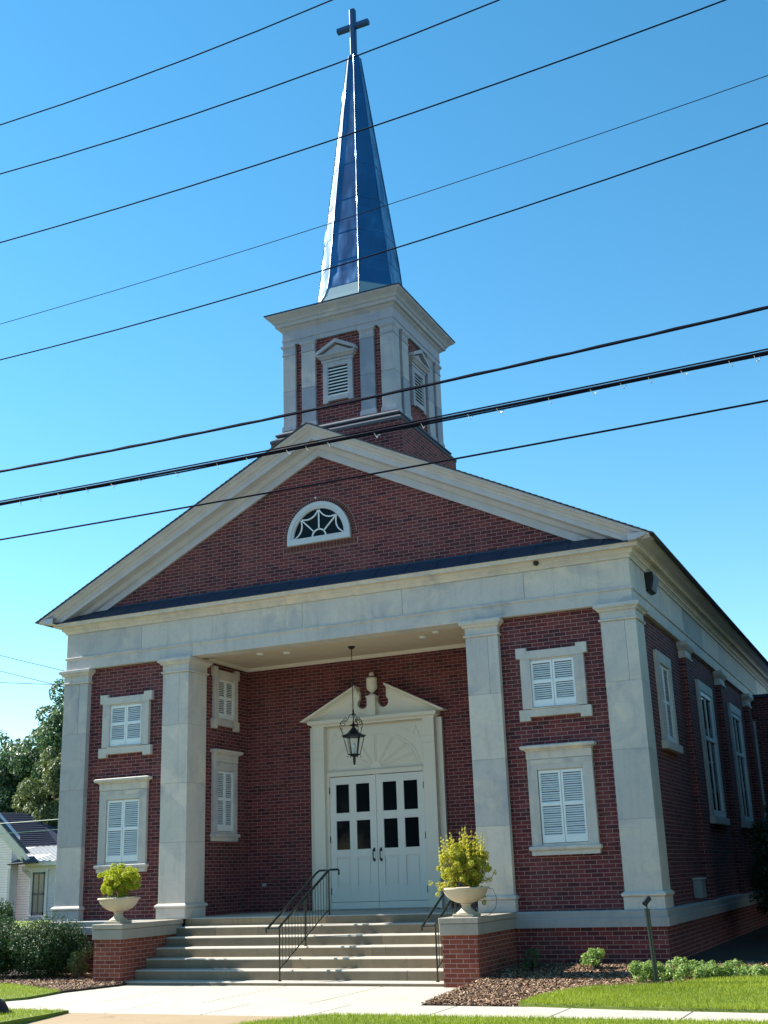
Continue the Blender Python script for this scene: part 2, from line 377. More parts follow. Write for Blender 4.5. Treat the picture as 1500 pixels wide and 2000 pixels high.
# ---- grass blades (cannot be counted)
def inpoly(x, y, P):
    c = np.zeros(len(x), bool); j = len(P)-1
    for i in range(len(P)):
        xi, yi = P[i][:2]; xj, yj = P[j][:2]
        t = ((yi > y) != (yj > y)) & (x < (xj-xi)*(y-yi)/(yj-yi+1e-12)+xi); c ^= t; j = i
    return c
def blades(name, poly, n, z, label_h=.045, bbox=None):
    xs_ = [p[0] for p in poly]; ys_ = [p[1] for p in poly]
    bb = bbox or (min(xs_), max(xs_), min(ys_), max(ys_))
    x = RNG.uniform(bb[0], bb[1], n*3); y = RNG.uniform(bb[2], bb[3], n*3); k = inpoly(x, y, poly); x = x[k][:n]; y = y[k][:n]; n = len(x)
    zz = np.array([z(v) for v in y]); a = RNG.uniform(0, 2*PI, n); h = RNG.uniform(.4, 1.15, n)*label_h
    wd = RNG.uniform(.0025, .005, n); lx = RNG.normal(0, .35, n)*h; ly = RNG.normal(0, .35, n)*h
    V = np.empty((n, 3, 3)); V[:, 0] = np.c_[x-wd*np.cos(a), y-wd*np.sin(a), zz-.004]; V[:, 1] = np.c_[x+wd*np.cos(a), y+wd*np.sin(a), zz-.004]
    V[:, 2] = np.c_[x+lx, y+ly, zz+h]
    patch = .5+.22*np.sin(x*1.7+1.3*np.sin(y*2.1))+.18*np.sin(y*3.1+x*.9+2)+.12*np.sin(x*5.3-y*4.1)
    keep = RNG.random(n) < .55+.5*patch
    return leafmesh(name, V[keep].reshape(-1, 3), 3, np.clip(patch*.75+RNG.normal(0, .2, n), 0, 1)[keep], LAWNB)
def leafmesh(name, V, k, tone, m, parent=None):
    me = bpy.data.meshes.new(name); nf = len(V)//k
    me.vertices.add(len(V)); me.vertices.foreach_set('co', V.astype(np.float32).ravel())
    me.loops.add(len(V)); me.loops.foreach_set('vertex_index', np.arange(len(V), dtype=np.int32))
    me.polygons.add(nf); me.polygons.foreach_set('loop_start', np.arange(0, len(V), k, dtype=np.int32))
    me.update(calc_edges=True)
    at = me.attributes.new('tone', 'FLOAT', 'FACE'); at.data.foreach_set('value', np.asarray(tone, dtype=np.float32))
    me.materials.append(m); o = bpy.data.objects.new(name, me); C.objects.link(o)
    if parent: o.parent = parent
    return o
LAWNB = leaf_mat('grass_blade', (.13, .20, .015), (.33, .40, .045), .3, .6)
g1 = blades('grass', [(x, y) for x, y in pts], 70000, lambda y: H(y)+.035, .05, (4.8, 9.0, -4.7, -1.4)); tag(g1, 'bright green mown grass right of the stone steps', 'grass', kind='stuff')
g2 = blades('grass', [(2.92,-5.52),(2.62,-5.9),(2.26,-6.4),(2.3,-8.2),(10,-8.2),(10,-5.52)], 45000, lambda y: .03, .045, (2.2, 9.0, -7.4, -5.5)); tag(g2, 'bright green grass strip between the pavement and the road', 'grass', kind='stuff')
g3 = blades('grass', lawnL, 22000, lambda y: .035, .045, (-9, -3.0, -4.6, -1.5)); tag(g3, 'sunny grass left of the steps beside the hedge', 'grass', kind='stuff')
g4 = blades('grass', [(-1.06,-5.52),(-5,-5.52),(-5,-8.2),(-1.06,-8.2)], 14000, lambda y: .03, .045, (-4, -1.0, -8, -5.5)); tag(g4, 'small grass patch left of the tan concrete apron', 'grass', kind='stuff')

# ---- mulch chips
def chips(name, poly, n, z, bb):
    x = RNG.uniform(bb[0], bb[1], n*4); y = RNG.uniform(bb[2], bb[3], n*4); k = inpoly(x, y, poly); x = x[k][:n]; y = y[k][:n]; n = len(x)
    zz = np.array([z(v) for v in y])+RNG.uniform(.002, .03, n)
    L = RNG.uniform(.008, .034, n); W = RNG.uniform(.004, .012, n); a = RNG.uniform(0, 2*PI, n); t1 = RNG.normal(0, .35, n); t2 = RNG.normal(0, .35, n)
    d = np.c_[np.cos(a), np.sin(a), t1]*L[:, None]; e = np.c_[-np.sin(a), np.cos(a), t2]*W[:, None]; c = np.c_[x, y, zz]
    V = np.stack([c-d-e, c+d-e*.6, c+d+e, c-d+e*.7], 1)
    return leafmesh(name, V.reshape(-1, 3), 4, RNG.random(n), CHIP)
def chip_mat():
    m, nt, bs = mat('bark_mulch'); at = N(nt, 'ShaderNodeAttribute'); at.attribute_name = 'tone'
    nt.links.new(ramp(nt, at.outputs['Fac'], [(0, (.05, .026, .015)), (.35, (.15, .08, .045)), (.7, (.28, .17, .10)), (1, (.52, .38, .25))]), bs.inputs['Base Color'])
    bs.inputs['Roughness'].default_value = .85; return m
CHIP = chip_mat()
tag(chips('mulch', bedpoly, 48000, H, (3.5, 8.5, -4.2, .1)), 'brown bark mulch heaped right of the steps', 'mulch', kind='stuff')
tag(chips('mulch', bedL, 9000, lambda y: .03, (-6.5, -2.9, -3.2, 0)), 'brown bark mulch under the hedge left of the steps', 'mulch', kind='stuff')

# ================================================================== CHURCH
church = thing('church', 'red brick church with stone pilasters, broad gable and tall blue-green steeple', 'church')
def P(b, name, m, **k): return b.build(name, m, church, **k)
# ---- brick walls
b = MB()
for s in (-1, 1):
    b.box(min(s*3.0, s*5.87), max(s*3.0, s*5.87), .12, 2.40, .95, 5.95)
b.box(-5.87, 5.87, 2.401, 24, .95, 5.99)
P(b, 'brick_wall', BRICK)
b = MB(); b.prism([(-6.0, 6.9), (6.0, 6.9), (6.0, 7.0), (0, 9.95), (-6.0, 7.0)], .12, .4)
P(b, 'gable_wall', BRICK)
b = MB(); b.box(-6.0, 6.0, -.055, 24, -.2, .75)
P(b, 'foundation_wall', BRICK)
# ---- water table
b = MB()
prof = [(0,.735),(.052,.735),(.052,.865),(.045,.872),(.034,.872),(.034,.968),(.02,.985),(-.3,.985)]
for pth in ([(3.56,-.05),(6.0,-.05),(6.0,24)], [(-6.0,24),(-6.0,-.05),(-3.56,-.05)]):
    b.sweep(pth, prof)
P(b, 'water_table', stone_mat('weathered_water_table', (.33,.33,.335), (.37,.355,.33), (.25,.265,.29), .5))
# ---- pilasters (front)
ZJ = [1.26, 2.37, 3.475, 4.595, 5.617]
TON = {-5.979:(.4,.0,.06,.15,.22), -3.526:(.7,.62,.74,.5,.65), 2.923:(.9,.35,.8,.4,.55), 5.376:(.6,.35,.5,.55,.7)}
def shaft(b, x0, x1, y0, y1, joints):
    for i in range(len(joints)-1):
        z0, z1 = joints[i], joints[i+1]-.004
        if i == len(joints)-2:
            xm = x0+(x1-x0)*.68 if x0 > 0 else x0+(x1-x0)*.64
            b.box(x0, xm-.0015, y0, y1, z0, z1, TON[x0][3]); b.box(xm+.0015, x1, y0, y1, z0, z1, TON[x0][4])
        else: b.box(x0, x1, y0, y1, z0, z1, TON[x0][i])
        b.box(x0+.004, x1-.004, y0+.004, y1-.004, z1-.002, joints[i+1]+.002, .2)
def ring(b, x0, x1, y0, y1, prof, tone=None):
    b.sweep([(x0,y1),(x0,y0),(x1,y0),(x1,y1)], prof, closed=True, tone=tone)
for i, (x0, x1, y1) in enumerate(((-5.979,-5.376,.62),(-3.526,-2.923,.66),(2.923,3.526,.66),(5.376,5.979,.62))):
    b = MB(); shaft(b, x0, x1, 0, y1, ZJ); o = P(b, 'pilaster', STONE, bevel=.004)
    b = MB(); b.box(x0-.025, x1+.025, -.025, y1+.01, .986, 1.178, random.random())
    ring(b, x0, x1, 0, y1, [(.0,1.18),(.035,1.18),(.05,1.195),(.052,1.215),(.045,1.235),(.02,1.25),(.008,1.262),(-.02,1.262)], .6)
    b.build('base', STONE, o, bevel=.004)
    b = MB()
    ring(b, x0, x1, 0, y1, [(-.02,5.617),(.022,5.617),(.032,5.628),(.032,5.648),(.02,5.655),(.004,5.66),(.004,5.775),(.02,5.785),(.035,5.79),(.05,5.82),(.075,5.835),(.09,5.845),(.09,5.893),(.085,5.908),(-.02,5.908)], .55)
    b.build('capital', STONE, o)
# ---- side brick pilasters with stone caps
for sx in (-1, 1):
    for y0 in (4.25, 8.5, 12.9, 17.2):
        xa, xb = (5.86, 6.0) if sx > 0 else (-6.0, -5.86)
        b = MB(); b.box(xa, xb, y0, y0+.62, .98, 5.6); o = P(b, 'brick_pilaster', BRICK)
        b = MB(); ring(b, xa if sx > 0 else xa, xb, y0, y0+.62, [(-.02,5.58),(.025,5.58),(.03,5.62),(.005,5.63),(.005,5.74),(.03,5.76),(.07,5.81),(.085,5.84),(.085,5.905),(-.02,5.905)])
        b.build('capital', STONE, o)
# ---- entablature: architrave, frieze, cornice round front and both sides
FR = [(-5.955, 24), (-5.955, 0), (5.955, 0), (5.955, 24)]
b = MB(); b.sweep(FR, [(-.35,5.91),(.0,5.91),(.0,6.125),(.008,6.13),(.026,6.14),(.026,6.172),(.018,6.18),(-.35,6.18)], tone=.45)
P(b, 'architrave', STONE, bevel=.003)
b = MB()
fj = [-5.957, -4.07, -2.39, -.364, 1.724, 4.07, 5.957]
for i in range(6): b.box(fj[i]+(.0025 if i else 0), fj[i+1]-(.0025 if i < 5 else 0), 0, .3, 6.182, 6.672, [.35,.6,.55,.65,.5,.7][i])
for sx in (-1, 1):
    y = .301
    while y < 24:
        b.box(*sorted((sx*5.957, sx*5.6)), y, min(24, y+2.2)-.005, 6.182, 6.672, random.random()); y += 2.2
P(b, 'frieze', STONE, bevel=.003)
b = MB()
bed = [(-.3,6.674),(.0,6.674),(.03,6.676),(.034,6.705),(.062,6.735),(.088,6.745),(.09,6.775),(.118,6.80),(.122,6.815),(.205,6.815),(.215,6.82),(.215,6.855),(.235,6.87),(.24,6.884),(-.3,6.884)]
b.sweep(FR, bed, tone=.72)
P(b, 'cornice', STONE)
b = MB()
crown = [(.1,6.872),(.232,6.872),(.255,6.885),(.285,6.895),(.34,6.905),(.385,6.93),(.415,6.955),(.42,6.985),(.1,6.985)]
b.sweep([(5.955,-.385),(5.955,24)], crown, tone=.4); b.sweep([(-5.955,24),(-5.955,-.385)], crown, tone=.4)
P(b, 'side_crown_moulding', WOODT)
# ---- flashing shelf over the horizontal cornice
b = MB()
b.prism([(-6.2,6.885),(6.2,6.885),(6.2,6.886),(-6.2,6.886)], -.243, -.24)
b.add([(-6.25,-.246,6.884),(6.25,-.246,6.884),(6.25,-.246,6.896),(-6.25,-.246,6.896),(6.25,.13,7.165),(-6.25,.13,7.165)], [(0,1,2,3),(3,2,4,5)])
for k in range(-9, 10):
    x = k*.62; b.bar((x,-.24,6.902),(x,.12,7.167),.008,.008)
b.box(-6, 6, .105, .12, 7.15, 7.185)
P(b, 'cornice_flashing', FLASH)
# ---- raking cornice
rk = [(.12,9.63),(.065,9.63),(.065,9.775),(.02,9.79),(.0,9.81),(-.03,9.875),(-.05,9.885),(-.20,9.905),(-.212,9.895),(-.212,9.985),(-.235,10.0),(-.245,10.03),(-.29,10.055),(-.33,10.10),(-.365,10.115),(-.38,10.13),(-.38,10.165),(.12,10.165)]
for s in (-1, 1):
    b = MB(); vs = []; m = len(rk)
    for y, z in rk: vs.append((0, y, z))
    for y, z in rk:
        xe = min((z-6.888)/.5, 6.42); vs.append((s*xe, y, z-.5*xe))
    b.add(vs, [(k, k+1, m+k+1, m+k) for k in range(m-1)] + [tuple(range(m, 2*m))], .5)
    P(b, 'raking_cornice', WOODT)
# ---- roof
b = MB()
for s in (-1, 1):
    rows = 60
    for i in range(rows):                                    # shingle courses, each lapping the one below
        x0 = 6.47*i/rows; x1 = 6.47*(i+1)/rows+.03
        z0 = 10.185-.5*x0; z1 = 10.185-.5*x1+.012
        vs = [(s*x0,-.41,z0),(s*x1,-.41,z1),(s*x1,24.3,z1),(s*x0,24.3,z0),(s*x0,-.41,z0-.02),(s*x1,-.41,z1-.022),(s*x1,24.3,z1-.022),(s*x0,24.3,z0-.02)]
        b.add(vs, [(0,1,2,3),(4,7,6,5),(0,4,5,1),(1,5,6,2),(2,6,7,3),(3,7,4,0)], random.random())
P(b, 'roof', SHING)
# ---- porch ceiling with trim
b = MB()
for k in range(24): b.box(-3.0+k*.25+.002, -3.0+(k+1)*.25-.002, .349, 2.40, 6.0, 6.05)
b.box(-3, 3, .349, 2.4, 6.004, 6.06)
o = P(b, 'porch_ceiling', CEIL)
b = MB()
pr_ = [(0,5.93),(.015,5.93),(.02,5.955),(.045,5.975),(.05,6.0),(0,6.0)]
b.sweep([(-2.999,.66),(-2.999,2.399),(2.999,2.399),(2.999,.66)], pr_)
b.build('ceiling_trim', CREAM, o)
for (x, y) in ((-1.846,.944),(-1.35,1.155),(1.611,1.216),(2.015,.903)):
    b = MB(); b.lathe([(.0,.0),(.075,.0),(.08,-.012),(.062,-.03),(.05,-.035),(0,-.035)], (x, y, 6.0), 20, closed=False)
    b.build('downlight', WHITE, o, smooth='auto')

# ---- shuttered windows
def shutter_leaf(x0, x1, z0, z1, yf, nsl, rail_bot=.115, st=.035):
    b = MB(); yb = yf+.03; zm = (z0+rail_bot + z1-.05)/2
    b.box(x0, x0+st, yf, yb, z0, z1); b.box(x1-st, x1, yf, yb, z0, z1)
    b.box(x0+st, x1-st, yf, yb, z0, z0+rail_bot); b.box(x0+st, x1-st, yf, yb, z1-.045, z1); b.box(x0+st, x1-st, yf, yb, zm-.028, zm+.028)
    for a, c in ((z0+rail_bot, zm-.028), (zm+.028, z1-.045)):
        n = max(4, int(round((c-a)/.037))); p = (c-a)/n
        for k in range(n):
            za = a+k*p; jt = random.uniform(-.003, .003)
            b.add([(x0+st,yf+.003,za+jt),(x1-st,yf+.003,za+jt),(x1-st,yf+.022,za+p*.60+jt),(x0+st,yf+.022,za+p*.60+jt),
                   (x0+st,yf+.008,za-.004+jt),(x1-st,yf+.008,za-.004+jt),(x1-st,yf+.027,za+p*.60-.004+jt),(x0+st,yf+.027,za+p*.60-.004+jt)],
                  [(0,1,2,3),(4,7,6,5),(0,4,5,1),(1,5,6,2),(2,6,7,3),(3,7,4,0)])
    return b
def eared_window(cx, z0, s, T=None, h=(5.33,5.09,4.30,4.07)):
    # cx centre; surround with ears; local wall plane y=.12; s unused mirror
    zt, zs1, zs0, zb = h; yf = .045
    w = .385; jw = .565; er = .632
    b = MB()
    b.box(cx-jw, cx-w-.001, yf, .16, zs0-.03, zs1+.035, .45); b.box(cx+w+.001, cx+jw, yf, .16, zs0-.03, zs1+.035, .55)
    b.prism([(cx-er,zs1+.06),(cx-jw+.0,zs1+.06),(cx-jw,zs1+.036),(cx+jw,zs1+.036),(cx+jw,zs1+.06),(cx+er,zs1+.06),(cx+er,zt),(cx+er-.19,zt),(cx+er-.19,zt-.06),(cx-er+.19,zt-.06),(cx-er+.19,zt),(cx-er,zt)], yf-.006, .16, .6)
    b.box(cx-w, cx+w, yf+.02, .16, zs1+.004, zs1+.036, .7)
    b.prism([(cx-er,zb),(cx-er+.19,zb),(cx-er+.19,zb+.065),(cx+er-.19,zb+.065),(cx+er-.19,zb),(cx+er,zb),(cx+er,zb+.19),(cx-er,zb+.19)], yf-.006, .16, .65)
    b.box(cx-w-.03, cx+w+.03, yf-.022, .16, zb+.192, zb+.212, .8)
    ms = [b]
    m1 = shutter_leaf(cx-.383, cx-.004, zs0-.005, zs1, .075, 8); m2 = shutter_leaf(cx+.004, cx+.383, zs0-.005, zs1, .075, 8)
    bk = MB(); bk.box(cx-.375, cx+.375, .106, .118, zs0+.01, zs1-.01)
    if T:
        for q in (b, m1, m2, bk): q.xf(T)
    o = P(b, 'window', STONE, bevel=.004); m1.build('shutter', WHITE, o); m2.build('shutter', WHITE, o); bk.build('shutter_gap_shade', DARKP, o)
    return o
def hooded_window(cx, T=None, zz=(3.65,3.55,3.42,3.28,3.225,2.055,1.995,1.93,1.86)):
    a, b1, c, d, st, sb, s1, s2, s3 = zz; yf = .05
    b = MB()
    b.box(cx-.565, cx-.395, yf, .16, s1, c-.002, .4); b.box(cx+.395, cx+.565, yf, .16, s1, c-.002, .5)
    b.box(cx-.395, cx+.395, yf, .16, st+.02, c-.002, .55); b.box(cx-.545, cx+.545, yf-.006, .16, d+.05, c-.01, .6)
    b.box(cx-.57, cx+.57, yf-.012, .16, c, b1, .75)
    b.box(cx-.39, cx+.39, yf+.02, .16, st+.004, st+.02, .8)
    hood = MB()
    hood.sweep([(cx-.565,.16),(cx-.565,yf-.012),(cx+.565,yf-.012),(cx+.565,.16)], [(-.02,b1),(.012,b1),(.018,b1+.02),(.05,b1+.035),(.075,b1+.04),(.085,b1+.06),(.085,b1+.088),(.06,b1+.1),(-.06,b1+.118)], tone=.7)
    sill = MB()
    sill.box(cx-.575, cx+.575, yf-.012, .16, s3, s2, .7)
    sill.sweep([(cx-.575,.16),(cx-.575,yf-.012),(cx+.575,yf-.012),(cx+.575,.16)], [(-.02,s2),(.012,s2),(.03,s2+.015),(.035,s2+.03),(.035,s1),(.02,s1+.01),(-.1,s1+.015)], tone=.5)
    sill.box(cx-.40, cx+.40, yf+.02, .16, s1+.01, sb-.008, .7)
    m1 = shutter_leaf(cx-.385, cx-.004, sb, st, .078, 14); m2 = shutter_leaf(cx+.004, cx+.385, sb, st, .078, 14)
    bk = MB(); bk.box(cx-.375, cx+.375, .109, .118, sb+.01, st-.01)
    if T:
        for q in (b, hood, sill, m1, m2, bk): q.xf(T)
    o = P(b, 'window', STONE, bevel=.004); hood.build('hood', STONE, o); sill.build('sill', STONE, o)
    m1.build('shutter', WHITE, o); m2.build('shutter', WHITE, o); bk.build('shutter_gap_shade', DARKP, o)
for cx in (-4.45, 4.45):
    eared_window(cx, 0, 1); hooded_window(cx)
# recess side windows: same windows, narrower, turned to face the doorway
for s in (-1, 1):
    # local: wall plane y=.12 at facing -y  -> world x = s*(3.0) facing centre
    rot = Matrix.Rotation(PI/2 if s < 0 else -PI/2, 4, 'Z')
    T = Matrix.Translation((s*3.0, 1.43, 0)) @ rot @ Matrix.Diagonal((.78, 1, 1, 1)) @ Matrix.Translation((0, -.12, 0))
    eared_window(0, 0, 1, T, (5.86,5.61,4.81,4.60)); hooded_window(0, T, (4.19,4.08,3.94,3.81,3.755,2.59,2.525,2.46,2.39))

# ---- side windows (tall sashes) and the small louvred one
def side_window(sx, y0, y1, z0, z1, kind):
    X = sx*5.87
    T = Matrix.Translation((X, (y0+y1)/2, 0)) @ Matrix.Rotation(sx*PI/2, 4, 'Z') @ Matrix.Translation((0, -.12, 0))
    w = (y1-y0)/2; b = MB(); yf = .06
    b.box(-w, -w+.16, yf, .16, z0+.14, z1-.2, .4); b.box(w-.16, w, yf, .16, z0+.14, z1-.2, .5); b.box(-w, w, yf-.005, .16, z1-.2, z1, .6)
    b.box(-w+.16, -w+.162, .05, .3, z0+.14, z1-.2)
    s2 = MB(); s2.box(-w-.06, w+.06, yf-.05, .16, z0, z0+.14, .5)
    iw = w-.16
    if kind == 'shutter':
        q = [shutter_leaf(-iw, -.004, z0+.16, z1-.21, .1, 10), shutter_leaf(.004, iw, z0+.16, z1-.21, .1, 10)]
        for k in q+[b, s2]: k.xf(T)
        o = P(b, 'window', STONE, bevel=.004); s2.build('sill', STONE, o)
        for k in q: k.build('shutter', WHITE, o)
        bk = MB(); bk.box(-iw+.01, iw-.01, .131, .14, z0+.17, z1-.22); bk.xf(T); bk.build('shutter_gap_shade', DARKP, o)
    else:
        f = MB(); zb, zt = z0+.16, z1-.21; zm = zb+(zt-zb)*.62
        for (a, c) in ((-iw, -iw+.09), (iw-.09, iw)): f.box(a, c, .075, .12, zb, zt)
        f.box(-iw, iw, .07, .12, zb, zb+.12); f.box(-iw, iw, .075, .12, zt-.09, zt); f.box(-iw, iw, .07, .12, zm-.04, zm+.04); f.box(-.02, .02, .09, .12, zb, zt)
        gl = MB(); gl.box(-iw+.05, iw-.05, .108, .118, zb+.05, zt-.05)
        for k in (b, s2, f, gl): k.xf(T)
        o = P(b, 'window', STONE, bevel=.004); s2.build('sill', STONE, o); f.build('sash', WHITE, o); gl.build('glass', GLASS, o)
for sx in (1, -1):
    side_window(sx, 1.72, 2.98, 3.6, 5.36, 'shutter')
    for y0 in (5.85, 10.15, 14.6): side_window(sx, y0, y0+1.75, 2.42, 5.37, 'sash')

# ---- fan window in the gable
cz = 7.975; cx0 = -.02
fan = MB()
def arcband(b, r0, r1, a0, a1, n, y0, y1, cx, cz, tone=None, sz=1.0):
    vs = []; fs = []
    for k in range(n+1):
        a = a0+(a1-a0)*k/n; c, s = math.cos(a), math.sin(a)*sz
        vs += [(cx+r0*c, y0, cz+r0*s), (cx+r1*c, y0, cz+r1*s), (cx+r1*c, y1, cz+r1*s), (cx+r0*c, y1, cz+r0*s)]
    for k in range(n):
        for j in range(4): fs.append((4*k+j, 4*k+(j+1) % 4, 4*k+4+(j+1) % 4, 4*k+4+j))
    fs += [(0,1,2,3), (4*n+3, 4*n+2, 4*n+1, 4*n)]
    b.add(vs, fs, tone)
arcband(fan, .555, .675, 0, PI, 32, .06, .2, cx0, cz, sz=1.02); arcband(fan, .60, .685, 0, PI, 32, .045, .1, cx0, cz, sz=1.02)
fan.box(cx0-.685, cx0+.685, .045, .2, 7.855, cz-.001)
o = P(fan, 'fan_window', simple('grey_fan_frame_paint', (.50,.52,.54), .5, var=.08))
mu = MB()
arcband(mu, .135, .16, 0, PI, 20, .085, .115, cx0, cz)
for a in (PI/4, PI/2, 3*PI/4):
    mu.bar((cx0+.15*math.cos(a), .1, cz+.15*math.sin(a)), (cx0+.56*math.cos(a), .1, cz+.56*math.sin(a)), .022, .03, up=(0,1,0))
for k in range(4):
    a0, a1 = k*PI/4, (k+1)*PI/4; am = (a0+a1)/2
    p0 = Vector((math.cos(a0), math.sin(a0)))*.56; p1 = Vector((math.cos(a1), math.sin(a1)))*.56; pm = Vector((math.cos(am), math.sin(am)))*.33
    L = []
    for i in range(9):
        t = i/8; q = p0*(1-t)**2 + pm*2*t*(1-t) + p1*t*t; L.append((cx0+q.x, .1, cz+q.y))
    for i in range(8): mu.bar(L[i], L[i+1], .022, .03, up=(0,1,0))
mu.build('muntins', WHITE, o)
gl = MB(); gl.prism([(cx0+.58*math.cos(PI*k/24), cz+.58*math.sin(PI*k/24)) for k in range(25)], .113, .12); gl.build('glass', GLASS, o)
vb = MB()
arcband(vb, .69, .80, -.02, PI+.02, 36, .116, .15, cx0, cz)
for k in range(47):
    a = -.02+(PI+.04)*k/47; arcband(vb, .697, .793, a+.006, a+(PI+.04)/47-.006, 1, .112, .15, cx0, cz, random.random())
VB = simple('arch_brick', (.11, .027, .022), .88, var=.25, nscale=14)
vb2 = MB()
vs_ = MB()
for k in range(22):
    x = cx0-.80+k*.0735; vb2.box(x, x+.064, .112, .15, 7.735, 7.845)
MORT = simple('mortar', (.38, .29, .26), .9, var=.15, nscale=20)
mm = MB(); arcband(mm, .688, .80, -.02, PI+.02, 36, .1165, .15, cx0, cz); mm.box(cx0-.81, cx0+.82, .1165, .15, 7.73, 7.853)
P(mm, 'arch_mortar', MORT)
vb = MB()
for k in range(47):
    a = -.02+(PI+.04)*k/47; arcband(vb, .697, .793, a+.006, a+(PI+.04)/47-.006, 1, .111, .15, cx0, cz, random.random())
for k in range(22):
    x = cx0-.80+k*.0735; vs_.box(x, x+.064, .111, .15, 7.735, 7.845)
P(vb, 'brick_arch', VB); P(vs_, 'brick_sill', VB)
b = MB(); b.lathe([(.0,.0),(.02,.0),(.022,-.015),(.012,-.03),(0,-.034)], (-.09,.105,8.79), 12, closed=False); P(b, 'arch_light', WHITE, smooth=True)

# ---- door surround
YD = 2.34
b = MB()
b.box(-1.47, -1.345, 2.33, 2.42, 1.0, 4.6); b.box(1.345, 1.47, 2.33, 2.42, 1.0, 4.6)     # backing boards
b.box(-1.04, 1.04, 2.30, 2.42, 3.575, 3.66)                                             # transom rail
b.box(-1.04, 1.04, 2.285, 2.42, 3.655, 3.668)
b.box(-1.345, 1.345, 2.352, 2.42, 3.66, 4.62)                                           # plain panel above the doors
b.box(-1.10, -1.035, 2.31, 2.42, 1.0, 3.66); b.box(1.035, 1.10, 2.31, 2.42, 1.0, 3.66)   # jambs
sur = P(b, 'door_surround', CREAM, bevel=.004)
for s in (-1, 1):
    b = MB(); xa, xb = sorted((s*1.095, s*1.345))
    b.box(xa, xb, 2.215, 2.36, 1.003, 3.93); b.box(xa, xb, 2.215, 2.36, 3.935, 4.10); b.box(xa, xb, 2.215, 2.36, 4.105, 4.24); b.box(xa, xb, 2.215, 2.36, 4.245, 4.60)
    b.box(xa+.003, xb-.003, 2.222, 2.36, 3.9, 4.6)
    b.box(xa-.015, xb+.015, 2.2, 2.36, 1.003, 1.19)
    b.build('pilaster', CREAM, sur, bevel=.004)
b = MB(); A, Bz, zc = .98, .73, 3.68                                                       # sunburst panel
def ell(r, a, y): return (A*r*math.cos(a), y, zc+Bz*r*math.sin(a))
for r0, r1 in ((1.0, .972), (.93, .915)):
    n = 48; vs = []; fs = []
    for k in range(n+1):
        a = PI*k/n; vs += [ell(r0, a, 2.342), ell(r1, a, 2.342), ell(r1, a, 2.353), ell(r0, a, 2.353)]
    for k in range(n):
        for j in range(4): fs.append((4*k+j, 4*k+(j+1) % 4, 4*k+4+(j+1) % 4, 4*k+4+j))
    b.add(vs, fs)
for a in (22.5, 42, 64, 90, 116, 138, 157.5):
    a = math.radians(a)
    for d in (-.022, .022):
        p0 = Vector(ell(.16, a, 2.347)); p1 = Vector(ell(.915, a, 2.347)); t = (p1-p0).normalized(); nrm = Vector((-t.z, 0, t.x))
        b.bar(p0+nrm*d*.6, p1+nrm*d, .009, .012, up=(0,1,0))
b.lathe([(.0,.0),(.13,.0),(.135,.006),(.125,.012),(0,.014)], (0,0,0), 32, closed=False)
k0 = len(b.v)-5*32
b.xf(Matrix.Translation((0, 2.352, 3.69)) @ Matrix.Rotation(PI/2, 4, 'X'), k0)
b.bar((-1,2.347,3.682),(1,2.347,3.682),.012,.012,up=(0,1,0))
for s in (-1, 1):                                                                        # leaf spandrels
    for p, q in (((.90,4.47),(.66,4.42)),((.66,4.42),(.98,4.24)),((.98,4.24),(.90,4.47)),((.66,4.42),(.57,4.47)),((.84,4.33),(.90,4.46))):
        b.bar((s*p[0],2.347,p[1]),(s*q[0],2.347,q[1]),.01,.012,up=(0,1,0))
b.build('sunburst_panel', CREAM, sur)
b = MB()                                                                                 # pediment
b.sweep([(-1.345,2.40),(-1.345,2.215),(1.345,2.215),(1.345,2.40)], [(-.1,4.585),(.012,4.585),(.02,4.61),(.05,4.63),(.075,4.64),(.085,4.66),(.085,4.705),(.07,4.712),(-.1,4.716)])
tymp = [(-1.40,4.70),(1.40,4.70),(.42,5.20)]
# left and right raking boards with a scrolled cut-out beside the pedestal
def cut(s):
    P0 = [(0,4.712),(1.42*s,4.712),(.335*s,5.25)]
    arc = [((.235+.115*math.cos(a))*s, 5.0+.115*math.sin(a)) for a in [math.radians(d) for d in (55,20,-15,-50,-90,-130,-160)]]
    return P0+[(.30*s,5.25)]+arc+[(0.085*s,5.03),(0,5.03)]
for s in (-1, 1): b.prism(cut(s), 2.30, 2.40)
rkd = [(2.40,5.155),(2.30,5.155),(2.285,5.20),(2.27,5.215),(2.255,5.25),(2.21,5.285),(2.165,5.30),(2.125,5.315),(2.12,5.33),(2.12,5.352),(2.40,5.352)]
rkd = [(y, z+.165) for y, z in rkd]
for s in (-1, 1):
    vs = [(s*.33, y, z-.5*.33) for y, z in rkd]
    for y, z in rkd:
        xe = min((z-4.712)/.5, 1.605); vs.append((s*xe, y, z-.5*xe))
    m = len(rkd); b.add(vs, [(k, k+1, m+k+1, m+k) for k in range(m-1)]+[tuple(range(m))[::-1], tuple(range(m, 2*m))])
b.build('pediment', CREAM, sur)
b = MB(); b.box(-.09, .09, 2.2, 2.38, 4.713, 5.10); b.box(-.105, .105, 2.185, 2.39, 5.10, 5.13)
b.lathe([(.0,.0),(.075,.0),(.085,.012),(.06,.03),(.035,.05),(.03,.07),(.06,.095),(.10,.13),(.112,.17),(.112,.33),(.116,.34),(.112,.36),(.09,.375),(.065,.385),(.05,.40),(.045,.41),(.055,.425),(.055,.445),(.04,.47),(.015,.49),(0,.492)], (0,2.28,5.13), 28, closed=False)
fin = b.build('finial', CREAM, sur, smooth='auto')
b = MB(); b.lathe([(.0,.378),(.092,.378),(.07,.392),(.052,.403),(0,.404)], (0,2.28,5.13), 24, closed=False); b.lathe([(.036,.046),(.045,.052),(.036,.06)], (0,2.28,5.13), 24, closed=False)
b.build('finial_ring', simple('brown_finial_ring', (.12,.075,.05), .7), sur)

